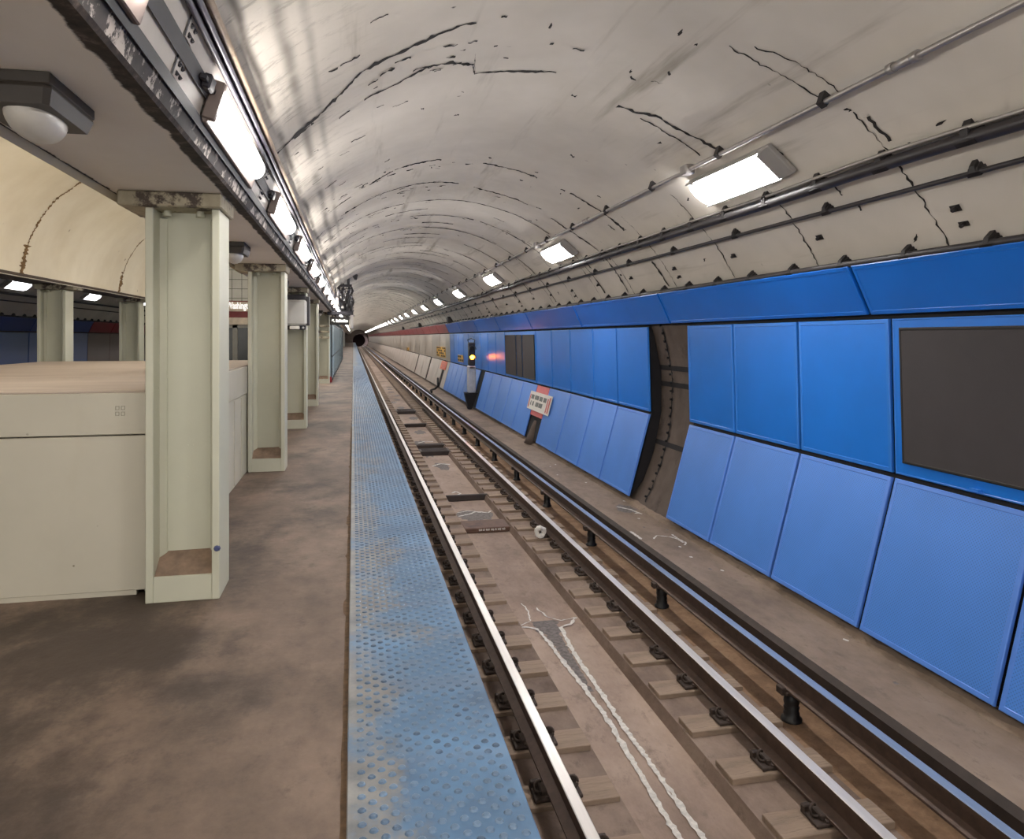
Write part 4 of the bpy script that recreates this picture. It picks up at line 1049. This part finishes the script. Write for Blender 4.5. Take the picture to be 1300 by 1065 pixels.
# blue screens of the far stair enclosure
for i in range(9):
    y = 27.2+3.3*i; g = empty('stair_screen', (-.78, y, 0))
    mb = MB(); mb.box(-.80, -.76, y, y+3.2, .12, 2.1); part(mb, 'screen', M_GLASSB, g)
    mb = MB()
    for yy in (y, y+1.6): mb.box(-.82, -.74, yy-.03, yy+.03, 0, 2.25)
    for z in (.1, .9, 2.08): mb.box(-.815, -.745, y, y+3.2, z-.025, z+.025)
    part(mb, 'frame', M_POSTD, g)
    tag(g, f'pale blue screen panel in dark frame beyond the columns, {ORD[i]} of the run', 'screen', 'pale blue screens along the far stairs')
    if i == 0:
        mb = MB(); mb.box(-1.2, -.8, y-.05, y, .1, 2.1); part(mb, 'end_screen', M_GLASSB, g)
mb = MB(); mb.box(-.92, -.74, 26.95, 27.12, 0.0, .16, 0, .02); mb.box(-.9, -.76, 26.98, 27.1, .16, .2, 0, .01)
tag(mb.build('red_box', plain('red_paint', rgb(150, 40, 44))), 'small red box on the platform at the foot of the blue screens', 'box')

# ------------------------------------------------------------------ far tunnel wall panels
def mx(p): return (2*XM-p[0], p[1])
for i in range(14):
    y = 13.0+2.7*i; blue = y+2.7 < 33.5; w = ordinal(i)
    put('far_cladding_sheet', mx(MIDX2), mx(TOPX), y, y+2.7, [M_BLUEDIM if blue else M_TANF]*2, f'dark panel of the far tunnel wall, {w} of the middle row', 'far tunnel middle panels', flip=True)
    put('far_cladding_sheet', mx(TOP2), mx(UPT), y, y+2.7, [M_BLUEDIM if blue else M_REDF]*2, f'dark panel of the far tunnel wall, {w} of the upper row', 'far tunnel upper panels', flip=True)
mb = MB(); mb.strip([(2*XM-4.12, -.89), (2*XM-4.42, .45)], [10, 60]); struct(mb.build('wall_far_lower', M_BLUEDIM), 'dark lower wall of the far tunnel')
mb = MB(); x, z = mx(hit(6.65, .07)); mb.sweep([(x, 0, z), (x, 120, z)], .03, 8)
fp_ = tag(mb.build('rail_pipe', M_CABLE), 'dark pipe along the top of the far tunnel wall panels', 'pipe')
for i in range(40):
    y = 12+.76*i; b = MB()
    for d, h in ((.07, .03), (.045, .08), (.025, .12)): b.prism([(x-.08, z-.02), (x-.06, z+h), (x+.03, z+h*.7), (x+.035, z-.02)], y-d*.8, y+d*.8)
    b.build('bracket', M_BRACK, fp_)
for k, r_, lab in ((3.0, .035, 'thick cable on the far tunnel wall'), (3.7, .018, 'thin cable on the far tunnel wall')):
    mb = MB(); x, z = mx(hit(k, .06)); mb.sweep([(x, 0, z), (x, 120, z)], r_, 8); tag(mb.build('far_cable', M_CABLE), lab, 'cable')

# ------------------------------------------------------------------ end walls
PX, PZ, PR = 2.02, .38, 2.25
mb = MB(); n = 40
ri = [mb.vert((PX+PR*math.cos(2*PI*k/n), YF-2, PZ+PR*math.sin(2*PI*k/n))) for k in range(n)]
ro = [mb.vert((PX+7*math.cos(2*PI*k/n), YF-2, PZ+7*math.sin(2*PI*k/n))) for k in range(n)]
for k in range(n): mb.face((ri[k], ri[(k+1) % n], ro[(k+1) % n], ro[k]))
rb = [mb.vert((PX+PR*math.cos(2*PI*k/n), YF+60, PZ+PR*math.sin(2*PI*k/n))) for k in range(n)]
for k in range(n): mb.face((ri[k], rb[k], rb[(k+1) % n], ri[(k+1) % n]), 1)
mb.face(rb, 1)
struct(mb.build('wall_portal', [M_WALLCON, plain('bore_brown', rgb(84, 72, 74), .9, var=.2)]), 'round dark running-tunnel mouth at the far end')  # dull purple-brown bore lining
mb = MB(); mb.quad((-10.5, 130, -1.5), (-1.4, 130, -1.5), (-1.4, 130, 4.5), (-10.5, 130, 4.5)); struct(mb.build('wall_concourse_end', M_TILE))

# ------------------------------------------------------------------ added unseen fill lights, world, camera
def area(loc, rot, sx, sy, power, color):
    l = bpy.data.lights.new('unseen_fill_light', 'AREA'); l.shape = 'RECTANGLE'; l.size = sx; l.size_y = sy; l.energy = power; l.color = color
    o = bpy.data.objects.new('unseen_fill_light', l); o.location = loc; o.rotation_euler = rot; COL.objects.link(o)
for y in (1.5, 5.5, 9.5, 13.5, 17.5):
    area((-1.52, y, 2.78), (0, math.radians(75), 0), .12, 2.4, 30, (1, .93, .82))  # unseen lights added above the beam to brighten the vault
for y in (26, 34, 44, 56):
    area((-2.9, y, 3.6), (0, 0, 0), 1.2, 3.0, 160, (1, .95, .86))  # unseen lights added to brighten the far concourse
for y in (232, 250, 268):
    area((2.0, y, 2.2), (0, 0, 0), .6, .6, 500, (1, .85, .8))  # unseen lights added inside the bore to lift its darkness

w = bpy.data.worlds.new('station_air'); scene.world = w; w.use_nodes = True
w.node_tree.nodes['Background'].inputs['Color'].default_value = (1, .965, .91, 1); w.node_tree.nodes['Background'].inputs['Strength'].default_value = 2.0

F_PX = 940.0; VX, VY = 448.5, 428.0
cam = bpy.data.cameras.new('camera'); co = bpy.data.objects.new('camera', cam); COL.objects.link(co)
cam.sensor_fit = 'HORIZONTAL'; cam.sensor_width = 36; cam.lens = 36*F_PX/1300
cam.shift_x = 0; cam.shift_y = -(532.5-VY)/1300
co.location = (0, 0, EYE); co.rotation_euler = (PI/2, 0, -math.atan((650-VX)/F_PX))
cam.clip_start = .05; cam.clip_end = 500
scene.camera = co
scene.view_settings.view_transform = 'Standard'; scene.view_settings.look = 'None'; scene.view_settings.exposure = 0.4; scene.view_settings.gamma = 1.0
scene.cycles.use_denoising = True
scene.cycles.max_bounces = 5; scene.cycles.diffuse_bounces = 4
scene.cycles.use_adaptive_sampling = True; scene.cycles.adaptive_threshold = .12; scene.cycles.adaptive_min_samples = 16
